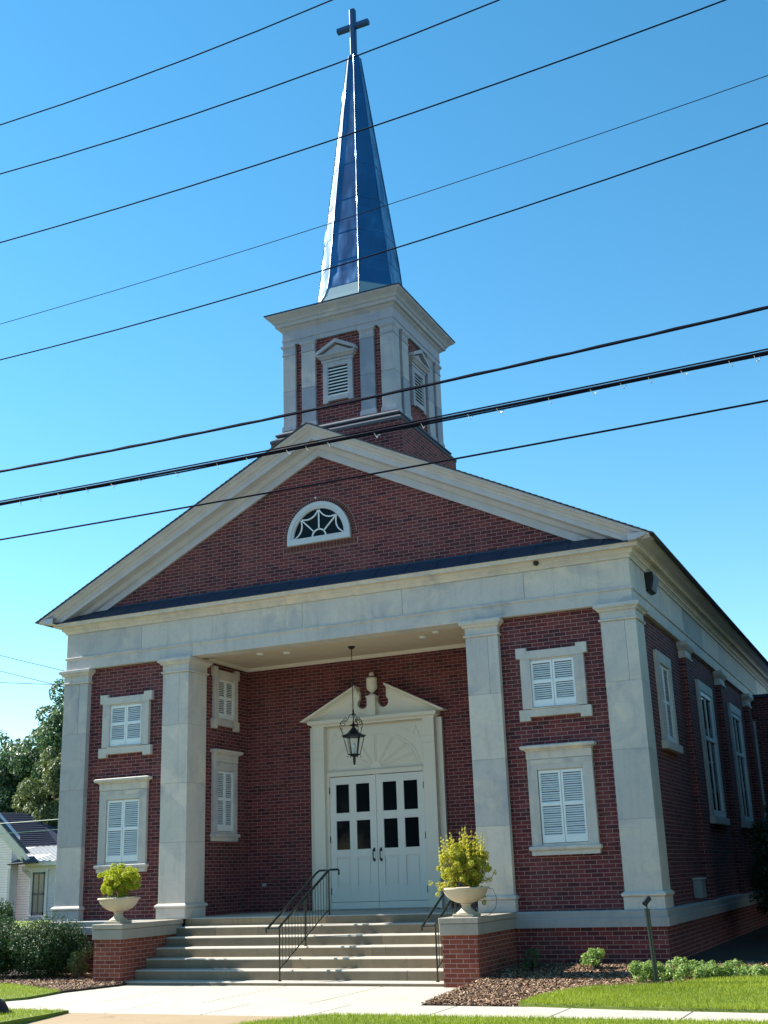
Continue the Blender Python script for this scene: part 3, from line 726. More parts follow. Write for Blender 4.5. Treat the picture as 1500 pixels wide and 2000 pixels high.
# ---- double doors
zp = [(2.855,3.412),(2.145,2.70)]
for s in (-1, 1):
    b = MB(); ys, yb = 2.325, 2.375
    X = lambda a, c: sorted((s*a, s*c))
    cols = [(.004,.147),(.445,.60),(.895,1.03)]
    for a, c in cols: x0, x1 = X(a, c); b.box(x0, x1, ys, yb, 1.16, 3.562)
    for a, c in ((.147,.445),(.60,.895)):
        x0, x1 = X(a, c)
        for z0, z1 in ((1.16,1.447),(2.0,2.145),(2.70,2.855),(3.412,3.562)): b.box(x0+.0005, x1-.0005, ys, yb, z0, z1)
        b.box(x0, x1, ys+.02, yb, 1.447, 2.0)                                              # sunk panel, raised field
        b.frus(x0+.02, x1-.02, ys+.0199, ys+.021, 1.467, x0+.02, x1-.02, ys+.0199, ys+.021, 1.98)
        b.box(x0+.03, x1-.03, ys+.008, ys+.03, 1.477, 1.97)
    x0, x1 = X(.004, 1.035); b.box(x0, x1, ys-.006, yb, 1.03, 1.152)
    o = P(b, 'door', DOORP, bevel=.003)
    for a, c in ((.147,.445),(.60,.895)):
        for z0, z1 in zp:
            x0, x1 = X(a, c); g = MB(); g.box(x0, x1, ys+.024, ys+.03, z0, z1); g.build('glass_pane', GLASS, o)
    h = MB(); x = s*.075
    h.tube([(x,ys,2.12),(x,ys-.05,2.125),(x,ys-.065,2.09),(x,ys-.065,2.03),(x,ys-.065,1.96),(x,ys-.05,1.925),(x,ys,1.93)], .011, 8)
    h.box(x-.02, x+.02, ys-.008, ys, 2.09, 2.16); h.box(x-.02, x+.02, ys-.008, ys, 1.9, 1.96)
    h.build('handle', BLACK, o, smooth='auto')
    for z in (3.3, 2.35, 1.36):
        h = MB(); h.tube([(s*1.032,ys-.008,z-.065),(s*1.032,ys-.008,z+.065)], .011, 8); h.build('hinge', BLACK, o)
b = MB(); b.box(-1.3, 1.3, 2.1, 2.42, 1.0, 1.028); P(b, 'threshold', CAPST, bevel=.004)
b = MB(); b.box(-2.66, -2.56, 2.392, 2.40, 1.5, 1.56); b.box(-2.65,-2.57,2.388,2.393,1.51,1.55); P(b, 'wall_outlet', simple('grey_outlet', (.35,.35,.36), .5))

# ================================================================== STEEPLE
TC = Vector((0, 2.35, 0))
def rot4(k): return Matrix.Translation(TC) @ Matrix.Rotation(k*PI/2, 4, 'Z') @ Matrix.Translation(-TC)
def sq(h): return [(-h, 2.35-h), (h, 2.35-h), (h, 2.35+h), (-h, 2.35+h)]
b = MB(); b.box(-1.51, 1.51, .84, 3.86, 8.6, 10.40); P(b, 'steeple_base', BRICK)
b = MB(); b.box(-1.25, 1.25, 1.10, 3.60, 10.45, 12.75); P(b, 'belfry_wall', BRICK)
b = MB()
b.sweep(sq(1.2), [(-.2,10.40),(.31,10.40),(.325,10.41),(.325,10.47),(.31,10.478),(-.2,10.50)], closed=True, tone=.25)
b.sweep(sq(1.2), [(-.2,10.58),(.235,10.58),(.245,10.59),(.245,10.615),(.13,10.70),(.10,10.712),(-.2,10.712)], closed=True, tone=.3)
P(b, 'steeple_ledge', simple('slate_grey_ledge', (.055,.065,.085), .9, var=.25))
b = MB(); b.sweep(sq(1.2), [(-.2,10.49),(.30,10.482),(.21,10.56),(.20,10.579),(-.2,10.579)], closed=True)
P(b, 'ledge_flashing', simple('dull_ledge_flashing', (.03,.04,.06), .9))
for k in range(4):
    for (xa, xb, corner) in ((1.01,1.315,1),(.53,.86,0),(-.86,-.53,0)):
        b = MB(); y0 = 2.35-1.315
        y1 = y0+(.305 if corner else .09)
        b.box(xa, xb, y0, y1, 10.83, 11.62, random.random()); b.box(xa, xb, y0, y1, 11.625, 12.46, random.random()); b.xf(rot4(k))
        o = P(b, 'steeple_pilaster', TSTONE, bevel=.004)
        b = MB(); b.box(xa-.02, xb+.02, y0-.02, y1+.0, 10.713, 10.80, .5); b.box(xa-.012, xb+.012, y0-.012, y1, 10.80, 10.828, .6)
        b.xf(rot4(k)); b.build('base', TSTONE, o); b = MB()
        b.box(xa-.012, xb+.012, y0-.014, y1, 12.462, 12.485, .5); b.box(xa, xb, y0, y1, 12.485, 12.62, .5)
        for i in range(4):
            xx = xa+.05+i*(xb-xa-.1)/3; b.box(xx-.022, xx+.022, y0-.008, y0+.01, 12.50, 12.61, .7)
        b.frus(xa-.005, xb+.005, y0-.005, y1, 12.62, xa-.03, xb+.03, y0-.035, y1, 12.66, .5); b.box(xa-.03, xb+.03, y0-.035, y1, 12.66, 12.70, .5)
        b.xf(rot4(k)); b.build('capital', TSTONE, o)
b = MB()
b.sweep(sq(1.0), [(-.1,12.702),(.315,12.702),(.315,12.80),(.33,12.805),(.33,12.83),(.318,12.832),(.318,13.03),(-.1,13.03)], closed=True, tone=.4)
P(b, 'steeple_frieze', TSTONE)
b = MB()
b.sweep(sq(1.0), [(-.1,13.03),(.32,13.03),(.335,13.05),(.36,13.07),(.38,13.10),(.43,13.12),(.44,13.15),(.445,13.185),(.47,13.20),(.50,13.25),(.545,13.29),(.585,13.32),(.60,13.335),(.605,13.36),(-.1,13.36)], closed=True, tone=.6)
P(b, 'steeple_cornice', TSTONE)
b = MB(); b.sweep(sq(1.0), [(.55,13.361),(.618,13.361),(.622,13.385),(.5,13.40),(-.99,13.46)], closed=True)
for k in range(4):
    for t in (-1.2,-.4,.5,1.3):
        q = MB(); q.lathe([(0,0),(.012,0),(.014,.02),(0,.03)], (t, .76, 13.383), 8, closed=False); q.xf(rot4(k)); b.add(q.v, q.f)
P(b, 'steeple_roof_edge', FLASH)
for k in range(4):
    b = MB(); T = rot4(k); y0 = 2.35-1.25
    b.box(-.345, -.235, y0-.07, y0+.02, 11.16, 12.09, .5); b.box(.235, .345, y0-.07, y0+.02, 11.16, 12.09, .5)
    b.box(-.235, .235, y0-.065, y0+.02, 11.98, 12.09, .6); b.box(-.235, .235, y0-.075, y0+.02, 11.20, 11.31, .6); b.box(-.37, .37, y0-.08, y0+.02, 12.092, 12.15, .6)
    b.xf(T); o = P(b, 'louvre_window', TSTONE, bevel=.003)
    b = MB(); b.sweep([(-.36,y0+.02),(-.36,y0-.08),(.36,y0-.08),(.36,y0+.02)], [(-.05,12.152),(.02,12.155),(.06,12.20),(.09,12.22),(.09,12.25),(-.05,12.255)], tone=.7)
    b.prism([(-.40,12.25),(.40,12.25),(.0,12.46)], y0-.09, y0+.02, .55)
    for s in (-1, 1):
        b.add([(s*.47,y0-.165,12.255),(s*.47,y0-.165,12.33),(0,y0-.165,12.575),(0,y0-.165,12.49),(s*.47,y0+.02,12.255),(s*.47,y0+.02,12.33),(0,y0+.02,12.575),(0,y0+.02,12.49)],
              [(0,1,2,3),(4,7,6,5),(0,4,5,1),(1,5,6,2),(2,6,7,3),(3,7,4,0)], .7)
    b.xf(T); b.build('pediment', TSTONE, o)
    b = MB()
    for i in range(9):
        z = 11.325+i*.073
        b.add([(-.235,y0-.055,z),(.235,y0-.055,z),(.235,y0+.0,z+.05),(-.235,y0+.0,z+.05),(-.235,y0-.055,z-.012),(.235,y0-.055,z-.012),(.235,y0,z+.038),(-.235,y0,z+.038)],
              [(0,1,2,3),(4,7,6,5),(0,4,5,1),(1,5,6,2),(2,6,7,3),(3,7,4,0)])
    b.xf(T); b.build('louvres', WHITE, o)
    b = MB(); b.box(-.235, .235, y0-.012, y0+.001, 11.31, 11.98); b.xf(T); b.build('louvre_backing', BLACK, o)
# spire: eight facets, flared at the foot, with raised seams
SP = [(1.50,13.41),(1.30,13.48),(1.14,13.62),(1.02,13.83),(.93,14.07),(.86,14.45)] + [(.14+(20.72-z)*.1175, z) for z in (15.0,15.9,16.8,17.7,18.6,19.6,20.35)] + [(.15,20.66),(.10,20.74),(.0,20.76)]
b = MB(); vs = []
for a, z in SP:
    rr = a/math.cos(PI/8)
    for k in range(8):
        t = PI/8+k*PI/4; vs.append((rr*math.cos(t), 2.35+rr*math.sin(t), z))
fs = [(i*8+k, i*8+(k+1) % 8, i*8+8+(k+1) % 8, i*8+8+k) for i in range(len(SP)-1) for k in range(8)]
b.add(vs, fs[32:]); sp = P(b, 'spire', SPIRE)
b = MB(); b.add(vs[:40], fs[:32]); b.build('spire_flare', simple('grey_green_flare_metal', (.24,.33,.35), .35, .4, var=.12, nscale=2), sp)
b = MB()
for k in range(8):
    t = PI/8+k*PI/4
    b.tube([((a/math.cos(PI/8)+.004)*math.cos(t), 2.35+(a/math.cos(PI/8)+.004)*math.sin(t), z) for a, z in SP[:-2]], .012, 6)
b.build('ridge_seams', SPIRE, sp)
b = MB()
for z in (14.08, 14.75, 15.5, 16.4, 17.4):
    b = MB(); a = np.interp(z, [q[1] for q in SP], [q[0] for q in SP])+.002; rr = a/math.cos(PI/8)
    ps = [(rr*math.cos(PI/8+k*PI/4), 2.35+rr*math.sin(PI/8+k*PI/4), z) for k in range(9)]
    for k in range(8): b.bar(ps[k], ps[k+1], .008, .02)
    b.build('cross_seam', SPIRE, sp)
pass
b = MB()
def octbar(b, a, c, r):
    a = Vector(a); c = Vector(c); d = (c-a).normalized(); s1 = Vector((0,1,0)); s2 = d.cross(s1)
    ch = r*.35; sec = [(r,r-ch),(r-ch,r),(-r+ch,r),(-r,r-ch),(-r,-r+ch),(-r+ch,-r),(r-ch,-r),(r,-r+ch)]
    vs = [p+s1*u+s2*v for p in (a, c) for u, v in sec]
    b.add(vs, [tuple(range(8))[::-1], tuple(range(8, 16))]+[(k, (k+1) % 8, 8+(k+1) % 8, 8+k) for k in range(8)])
octbar(b, (0,2.35,20.68), (0,2.35,22.09), .072); octbar(b, (-.42,2.35,21.60), (.42,2.35,21.60), .0705)
P(b, 'cross', simple('cross_metal', (.012, .06, .14), .4, .5, var=.1))

# ---- side wing (seen at the right edge)
b = MB(); b.box(5.871, 16, 14.62, 24, -.2, 6.0); P(b, 'wing_wall', BRICK)
b = MB(); b.box(5.86, 16.05, 14.55, 24, 6.0, 6.08); P(b, 'wing_coping', FLASH)
for x in (7.1, 10.2):
    b = MB(); b.box(x-.75, x-.6, 14.56, 14.66, 3.6, 5.1); b.box(x+.6, x+.75, 14.56, 14.66, 3.6, 5.1); b.box(x-.75, x+.75, 14.55, 14.66, 5.1, 5.25); b.box(x-.8, x+.8, 14.53, 14.66, 3.5, 3.6)
    o = P(b, 'window', STONE); g = MB(); g.box(x-.6, x+.6, 14.60, 14.61, 3.6, 5.1); g.build('glass', GLASS, o)
    g = MB(); g.box(x-.03, x+.03, 14.57, 14.62, 3.6, 5.1); g.box(x-.6, x+.6, 14.57, 14.62, 4.3, 4.36); g.build('sash', WHITE, o)

# ================================================================== STEPS, PIERS, RAILS
steps = thing('front_steps', 'wide flight of grey stone steps up to the white double door', 'steps')
TZ = [.055, .215, .375, .535, .695, .855, 1.0]
for k, z in enumerate(TZ):
    y0 = -1.74+.30*k; y1 = 2.398 if k == 6 else y0+.42
    b = MB(); zb = (TZ[k-1] if k else -.2)
    cuts = [-2.95]+sorted(random.uniform(-2.4, 2.4) for _ in range(0 if k == 0 else 2))+[2.95]
    if k == 6: cuts = [-2.95, 0.0, 2.95]
    for i in range(len(cuts)-1):
        xa, xb = cuts[i]+(.002 if i else 0), cuts[i+1]-(.002 if i < len(cuts)-2 else 0); rn = .032 if k else .022
        pf = [(y0, zb-.002 if k else zb), (y0, z-rn)]+[(y0+rn-rn*math.cos(t), z-rn+rn*math.sin(t)) for t in [math.radians(d) for d in (20,40,60,80)]]+[(y0+rn, z), (y1, z), (y1, zb-.002 if k else zb)]
        q = [(xa, y, zz_) for y, zz_ in pf]+[(xb, y, zz_) for y, zz_ in pf]; mm_ = len(pf)
        b.add(q, [tuple(range(mm_)), tuple(range(2*mm_-1, mm_-1, -1))]+[(j, (j+1) % mm_, mm_+(j+1) % mm_, mm_+j) for j in range(mm_)], random.random())
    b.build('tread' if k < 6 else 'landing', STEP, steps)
def pier(x0, x1, label):
    t = thing('brick_pier', label, 'pier', ((x0+x1)/2, -1.0, 0), 'brick piers beside the steps')
    T = Matrix.Translation((-(x0+x1)/2, 1.0, 0))
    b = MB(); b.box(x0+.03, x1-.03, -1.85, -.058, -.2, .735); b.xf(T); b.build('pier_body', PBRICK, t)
    b = MB(); b.box(x0+.004, x1-.004, -1.876, -.06, .735, .895, .4); b.box(x0+.012, x1-.012, -1.87, -.06, .89, .905, .1); b.box(x0-.004, x1+.004, -1.884, -.03, .905, .985, .5); b.xf(T)
    b.build('pier_cap', CAPST, t, bevel=.006)
pier(-3.565, -2.93, 'low brick pier with stone cap left of the steps, carrying the lime shrub urn')
pier(2.93, 3.565, 'low brick pier with stone cap right of the steps, beside the mulch bed')

def urn(loc, label):
    t = thing('stone_urn', label, 'planter', loc, 'stone urns on the brick piers')
    b = MB(); b.box(-.17, .17, -.17, .17, 0, .045); b.build('plinth', URNM, t, bevel=.006)
    b = MB(); b.lathe([(0,.045),(.155,.045),(.16,.06),(.13,.08),(.095,.105),(.075,.135),(.068,.165),(.085,.18),(.088,.19),(.075,.2),(0,.2)], n=40, closed=False); b.build('stem', URNM, t, smooth='auto')
    b = MB(); b.lathe([(0,.19),(.08,.195),(.16,.215),(.235,.25),(.29,.295),(.325,.345),(.345,.39),(.362,.40),(.372,.408),(.37,.425),(.355,.432),(.325,.425),(.30,.39),(.0,.375)], n=48, closed=False); b.build('bowl', URNM, t, smooth='auto')
    b = MB(); b.lathe([(0,.395),(.305,.392)], n=24, closed=False); b.build('soil', SOIL, t)
    return t
u1 = urn((-3.3,-1.50,.985), 'cast stone urn on the left pier, holding the round lime shrub')
u2 = copy_tree(u1); u2.location = (3.25,-1.50,.985); u2['label'] = 'cast stone urn on the right pier, holding the spiky yellow-green plant'

def rail(x, label, side):
    t = thing('stair_handrail', label, 'handrail', (x, -1.6, .055), 'iron handrails on the steps')
    def L(p): return (p[0]-x, p[1]+1.6, p[2]-.055)
    posts = [(-1.6,.055,.86),(-.7,.535,1.32),(.2,1.0,1.74)]
    for y, z0, z1 in posts:
        b = MB(); b.tube([L((x,y,z0)),L((x,y,z1))], .014, 8); b.lathe([(0,0),(.03,0),(.03,.012),(.016,.02)], L((x,y,z0)), 12, closed=False); b.build('post', RAILM, t, smooth='auto')
    b = MB(); b.tube([L((x,-1.62,.865)),L((x,.2,1.745)),], .016, 8); b.build('top_rail', RAILM, t, smooth='auto')
    b = MB(); b.tube([L((x,-1.6,.235)),L((x,.06,1.035)),L((x,.2,1.07))], .010, 8); b.build('bottom_rail', RAILM, t, smooth='auto')
    n = 17
    b = MB()
    for k in range(1, n):
        y = -1.6+1.8*k/n; zt = .875+(y+1.6)*.4834; zb = .235+(y+1.6)*.482
        if y > .06: zb = 1.035+(y-.06)*.25
        b.tube([L((x,y,zb)),L((x,y,zt))], .0055, 6)
    b.build('balusters', RAILM, t)
    for dx in (side*.185, -side*.02):
        b = MB(); xx = x+dx
        z = lambda y: .90+(y+1.6)*.4834
        if abs(dx) > .1: P_ = [(xx,-1.70,.80),(xx,-1.72,.86),(xx,-1.66,z(-1.66)+.0),(xx,-.8,z(-.8)),(xx,.08,z(.08)),(xx,.2,z(.1)+.03),(xx,.42,z(.1)+.035)]
        else: P_ = [(xx,-1.66,z(-1.66)),(xx,-.8,z(-.8)+.01),(xx,.10,z(.10)+.01),(xx,.22,z(.12)+.03),(xx,.52,z(.12)+.035),(xx,.56,z(.12)+.01),(xx,.56,z(.12)-.06)]
        b.tube([L(p) for p in P_], .019, 8); b.build('handrail_tube', RAILM, t, smooth='auto')
    b = MB(); zz = .90+.4834*-.06
    b.tube([L((x+side*.185,-1.66,zz-.01)),L((x-side*.02,-1.66,zz-.01))], .012, 8)
    b.tube([L((x+side*.185,.36,1.755)),L((x-side*.02,.36,1.755))], .012, 8); b.tube([L((x,-.7,1.31)),L((x+side*.06,-.7,1.36))], .008, 6)
    b.build('brackets', RAILM, t, smooth='auto')
    return t
rail(0.0, 'dark iron handrail with thin balusters in the middle of the steps', -1)
rail(2.76, 'dark iron handrail at the right end of the steps, half hidden by the urn', -1)

# ================================================================== LANTERN AND FIXTURES
ln = thing('hanging_lantern', 'black wrought iron lantern hanging on a rod in front of the doorway', 'lantern', (0.012, 1.35, 6.0))
O = (0.0, 0.0)
def Z(z): return z-6.0
b = MB(); b.lathe([(0,Z(6.0)),(.07,Z(6.0)),(.075,Z(5.985)),(.05,Z(5.96)),(.02,Z(5.94)),(0,Z(5.935))], n=20, closed=False); b.build('ceiling_rose', BLACK, ln, smooth='auto')
b = MB(); b.tube([(0,0,Z(5.95)),(0,0,Z(4.85))], .009, 8)
for z in (4.84,4.79): b.tube([(.014*math.cos(t), 0, Z(z)+.024*math.sin(t)) for t in [2*PI*k/12 for k in range(13)]], .005, 6)
b.build('rod', BLACK, ln)
b = MB(); b.lathe([(0,Z(4.76)),(.012,Z(4.76)),(.02,Z(4.72)),(.014,Z(4.69)),(.03,Z(4.665)),(.045,Z(4.65)),(.02,Z(4.64)),(.01,Z(4.63)),(.01,Z(4.53)),(.024,Z(4.515)),(.012,Z(4.50)),(.03,Z(4.475)),(.082,Z(4.445)),(.03,Z(4.425)),(.02,Z(4.41)),(.045,Z(4.395)),(.05,Z(4.375)),(.04,Z(4.37))], n=20, closed=False)
# six-sided bell roof
for i in range(1):
    pr2 = [(.045,4.385),(.07,4.36),(.11,4.31),(.17,4.27),(.235,4.255),(.24,4.235),(.20,4.232)]
    vs = [(r*math.cos(PI/6+k*PI/3), r*math.sin(PI/6+k*PI/3), Z(z)) for r, z in pr2 for k in range(6)]
    b.add(vs, [(i*6+k, i*6+(k+1) % 6, i*6+6+(k+1) % 6, i*6+6+k) for i in range(len(pr2)-1) for k in range(6)]+[tuple(range(36,42))])
b.build('lantern_roof', BLACK, ln)
b = MB()
for k in range(6):
    a = PI/6+k*PI/3; c, s = math.cos(a), math.sin(a); a2 = a+PI/3
    b.bar((.205*c,.205*s,Z(4.235)),(.115*c,.115*s,Z(3.885)),.014,.014)
    b.bar((.205*c,.205*s,Z(4.222)),(.205*math.cos(a2),.205*math.sin(a2),Z(4.222)),.014,.014); b.bar((.115*c,.115*s,Z(3.885)),(.115*math.cos(a2),.115*math.sin(a2),Z(3.885)),.014,.018)
    b.lathe([(0,-.03),(.008,-.02),(.012,-.008),(.006,0)], (.125*c,.125*s,Z(3.86)), 8, closed=False)
b.lathe([(0,Z(3.885)),(.11,Z(3.88)),(.07,Z(3.855)),(.03,Z(3.84)),(.022,Z(3.82)),(.035,Z(3.80)),(.02,Z(3.775)),(.03,Z(3.75)),(.02,Z(3.73)),(.022,Z(3.70)),(0,Z(3.68))], n=16, closed=False)
b.build('lantern_frame', BLACK, ln)
m, nt, bs = mat('clear_lamp_glass'); bs.inputs['Base Color'].default_value = (.9,.95,.92,1); bs.inputs['Roughness'].default_value = .05; bs.inputs['Transmission Weight'].default_value = 1; bs.inputs['IOR'].default_value = 1.05
bs.inputs['Alpha'].default_value = .45
b = MB()
for k in range(6):
    a = PI/6+k*PI/3; a2 = a+PI/3
    b.add([(.2*math.cos(a),.2*math.sin(a),Z(4.225)),(.2*math.cos(a2),.2*math.sin(a2),Z(4.225)),(.112*math.cos(a2),.112*math.sin(a2),Z(3.89)),(.112*math.cos(a),.112*math.sin(a),Z(3.89))], [(0,1,2,3)])
b.build('glass', m, ln)
b = MB(); b.lathe([(0,Z(3.9)),(.03,Z(3.9)),(.03,Z(3.97)),(.015,Z(3.975)),(.035,Z(4.0)),(.045,Z(4.04)),(.03,Z(4.09)),(.012,Z(4.11)),(0,Z(4.112))], n=16, closed=False); b.build('bulb', LAMPG, ln, smooth='auto')
b = MB()
for k in range(3):                                            # scrolled side arms
    a = k*2*PI/3+math.radians(-24); c, s = math.cos(a), math.sin(a)
    pts2 = [(.03,4.655),(.07,4.645),(.095,4.60),(.11,4.55),(.13,4.525),(.16,4.515)]
    b.tube([(r*c, r*s, Z(z)) for r, z in pts2], .0065, 6)
    sp1 = [(.155+.04*(1-t*.7)*math.cos(t*7.5-1.2), 4.56+.04*(1-t*.7)*math.sin(t*7.5-1.2)) for t in [i/18 for i in range(19)]]
    b.tube([(r*c, r*s, Z(z)) for r, z in sp1], .0055, 6)
    sp2 = [(.20+.062*(1-t*.75)*math.cos(2.4-t*8.5), 4.47+.062*(1-t*.75)*math.sin(2.4-t*8.5)) for t in [i/22 for i in range(23)]]
    b.tube([(r*c, r*s, Z(z)) for r, z in sp2], .0065, 6)
    arm = [(.155,4.515),(.21,4.535),(.255,4.50),(.272,4.44),(.262,4.38),(.235,4.33),(.215,4.29),(.205,4.245)]
    b.tube([(r*c, r*s, Z(z)) for r, z in arm], .0065, 6)
    sp3 = [(.235+.022*(1-t*.6)*math.cos(t*7), 4.365+.022*(1-t*.6)*math.sin(t*7)) for t in [i/12 for i in range(13)]]
    b.tube([(r*c, r*s, Z(z)) for r, z in sp3], .005, 6)
b.build('scrolls', BLACK, ln)

fl = thing('security_light', 'dark boxy floodlight fixed to the pale side frieze by the corner', 'floodlight', (5.957, 1.45, 6.5))
b = MB(); b.add([(0,-.26,.17),(0,.30,.17),(.16,.30,.17),(.16,-.26,.17),(0,-.22,-.17),(0,.22,-.17),(.10,.22,-.14),(.10,-.22,-.14)], [(0,1,2,3),(4,7,6,5),(0,3,7,4),(1,5,6,2),(2,6,7,3),(0,4,5,1)]); b.build('housing', BLACK, fl, bevel=.012)
b = MB(); b.add([(.162,-.22,.13),(.162,.25,.13),(.108,.19,-.11),(.108,-.18,-.11)], [(0,1,2,3)]); b.xf(Matrix.Translation((.004,0,0))); b.build('lens', simple('blue_grey_lens', (.12,.15,.20), .7), fl)
b = MB(); b.lathe([(0,0),(.05,0),(.055,-.02),(.045,-.05),(.025,-.068),(0,-.072)], (0,0,0), 20, closed=False)
o = b.build('dome_camera', BLACK, smooth=True); o.location = (4.355, -.10, 6.80); tag(o, 'small dark dome camera under the front cornice, near the right corner', 'camera')

lp = thing('garden_spotlight', 'dark slim post with small spotlight on top, at the edge of the lawn', 'spotlight', (6.3, -2.45, .07))
b = MB(); b.tube([(0,0,-.1),(-.05,0,1.0)], .033, 16); b.tube([(-.046,0,.90),(-.05,0,1.01)], .036, 16); b.build('post', RAILM, lp, smooth='auto')
b = MB(); b.tube([(-.05,0,1.0),(-.05,0,1.05),(-.035,.02,1.09)], .012, 8); b.tube([(-.075,-.03,1.07),(-.02,.05,1.145)], [.035,.042], 14); b.build('spot_head', BLACK, lp, smooth='auto')

hy = thing('utility_cover', 'low dark rounded metal cover on the grass at the left edge', 'utility cover', (-2.03, -6.05, .03))
NAVY = simple('navy_paint', (.012, .016, .035), .35, .1, var=.2)
b = MB(); b.lathe([(0,-.08),(.35,-.08),(.35,.0),(.33,.02),(0,.02)], n=28, closed=False); b.build('base_ring', BLACK, hy, smooth='auto')
b = MB(); b.lathe([(.0,.02),(.30,.021),(.29,.06),(.25,.13),(.17,.19),(.08,.215),(0,.22)], n=28, closed=False); b.build('dome', NAVY, hy, smooth='auto')

# ================================================================== POWER LINES
def quad3(p):
    A = np.array([[q[0]**2, q[0], 1] for q in p]); c, *_ = np.linalg.lstsq(A, np.array([q[1] for q in p]), rcond=None); return c
WR = [('a', [(-.07,11.54),(2.61,11.51),(4.99,11.61)], .0085, 'topmost thin black wire crossing the sky left of the cross'),
 ('b', [(-.01,10.75),(3.44,10.67),(5.57,10.7),(7.01,10.81)], .0085, 'thin black wire passing just below the steeple cross'),
 ('c', [(.08,9.7),(3.23,9.62),(5.67,9.73),(7.69,9.78),(9.39,9.88)], .0085, 'thin black wire crossing the upper spire'),
 ('d', [(.18,8.49),(3.11,8.55),(5.61,8.64),(7.87,8.76),(9.66,8.89)], .0042, 'thinnest wire, passing behind the middle of the spire in the view'),
 ('e', [(.22,7.99),(3.94,7.99),(5.54,8.10),(7.83,8.23),(9.59,8.36)], .008, 'thin black wire crossing the foot of the spire'),
 ('f', [(.35,6.47),(4.32,6.41),(6.88,6.43),(9.35,6.47)], .0125, 'thick black cable crossing the belfry windows'),
 ('g', [(.38,6.06),(4.81,6.02),(6.86,6.03),(9.29,6.04)], .015, 'thickest black cable, bundled with bright lashing, just above the gable peak'),
 ('h', [(.42,5.6),(3.16,5.58),(5.74,5.57),(7.59,5.57),(9.24,5.58)], .0105, 'lowest black cable, crossing the top of the brick gable')]
for nme, p, r, lab in WR:
    c = quad3(p)
    def zf(x):
        xc = min(11, max(-1.5, x)); return c[0]*xc*xc+c[1]*xc+c[2] + (x-xc)*(2*c[0]*xc+c[1])*.6
    t = thing('power_cable' if r > .009 else 'power_line', lab, 'cable' if r > .009 else 'wire', (5, -9, zf(5)), 'wires strung along the street')
    b = MB(); X_ = [-34+k*1.0 for k in range(76)]
    b.tube([(x-5, 0, zf(x)-zf(5)) for x in X_], r, 8); b.build('cable', WIRE, t, smooth=True)
    if nme == 'g':
        b = MB(); b.tube([(x-5, .0, zf(x)-zf(5)+.029) for x in X_], .008, 6); b.tube([(x-5, .012, zf(x)-zf(5)-.017+.006*math.sin(x*1.7)) for x in X_], .009, 6); b.build('messenger_wire', WIRE, t, smooth=True)
        b = MB(); x = -3.
        while x < 12:
            z0 = zf(x)-zf(5); L = random.uniform(.04, .09)
            q = [(x-5+L*k/6, -.03+.03*math.sin(k), z0-.02-.045*math.sin(PI*k/6)-(.035*k/6)) for k in range(7)]
            b.tube(q, .003, 5); b.build('lashing_wire', STEELW, t); b = MB(); x += random.uniform(.22, .55)
    if nme == 'f':
        b = MB(); b.tube([(x-5, 0, zf(x)-zf(5)+.012+.004*math.sin(x*9)) for x in [-34+k*.25 for k in range(304)]], .009, 6); b.build('messenger_wire', WIRE, t, smooth=True)

# far wires beyond the left corner
LW = simple('grey_wire', (.02, .03, .05), .95, spec=0)
for (a, c, lab) in (((-26.2,20,11.52),(-17.6,16,9.1),'topmost faint wire left of the church corner'),((-26.2,20,10.84),(-17.6,16,8.5),'lower faint wire left of the church corner, above the trees'),
                    ((-27.5,21,10.6),(-17.9,16.2,8.9),'middle faint wire left of the church corner')):
    a = Vector(a); c = Vector(c); d = (c-a)
    b = MB(); b.tube([a-d*1.5+d*4*k/16-Vector((0,0,.1*math.sin(PI*k/16))) for k in range(17)], .011, 5)
    tag(b.build('power_line', LW), lab, 'wire', 'faint wires beyond the left corner')
for (z0, z1, lab) in ((4.85,4.95,'pale wire sagging in front of the trees above the white house'),(4.35,4.5,'pale twisted wire just above the dark roof of the white house')):
    b = MB(); b.tube([(-40+k, 26+.02*k, z0+(z1-z0)*k/16-.25*math.sin(PI*k/20)) for k in range(20)], .016, 5)
    tag(b.build('power_line', simple('pale_wire', (.35,.4,.38), .6)), lab, 'wire', 'faint wires beyond the left corner')

# ================================================================== PLANTS
def leaves(centres, radii, n, size, flat=0, up=.0):
    """n leaves scattered on and in blobs; returns verts (quads), tones"""
    c = np.asarray(centres, float); r = np.asarray(radii, float); 
    if r.ndim == 1: r = np.repeat(r[:, None], 3, 1)
    w_ = (r.prod(1))**.6667; idx = RNG.choice(len(c), n, p=w_/w_.sum())
    d = RNG.normal(size=(n, 3)); d /= np.linalg.norm(d, axis=1)[:, None]
    rad = RNG.uniform(.35, 1.0, n)**.5
    p = c[idx]+d*r[idx]*rad[:, None]
    nn = d*.8+RNG.normal(size=(n, 3))*.6; nn[:, 2] += up; nn /= np.linalg.norm(nn, axis=1)[:, None]
    t = np.cross(nn, RNG.normal(size=(n, 3))); t /= np.linalg.norm(t, axis=1)[:, None]; s_ = np.cross(nn, t)
    L = size*RNG.uniform(.6, 1.3, n)[:, None]; W = L*.42
    V = np.stack([p-t*L, p+s_*W+nn*L*.12, p+t*L, p-s_*W+nn*L*.12], 1)
    tone = np.clip(RNG.normal(.45, .2, n)+.18*(RNG.random(len(c))[idx]-.5), 0, 1)
    return V.reshape(-1, 3), tone
def blobs(n, centre, ext, rmin, rmax, shell=.5):
    d = RNG.normal(size=(n, 3)); d /= np.linalg.norm(d, axis=1)[:, None]; q = RNG.uniform(shell, 1, n)[:, None]
    c = np.array(centre)+d*np.array(ext)*q; return c, RNG.uniform(rmin, rmax, n)
LIME = leaf_mat('lime_leaf', (.20, .26, .015), (.52, .55, .035), .35); YGRN = leaf_mat('yellow_green_leaf', (.15, .22, .02), (.58, .54, .07), .35)
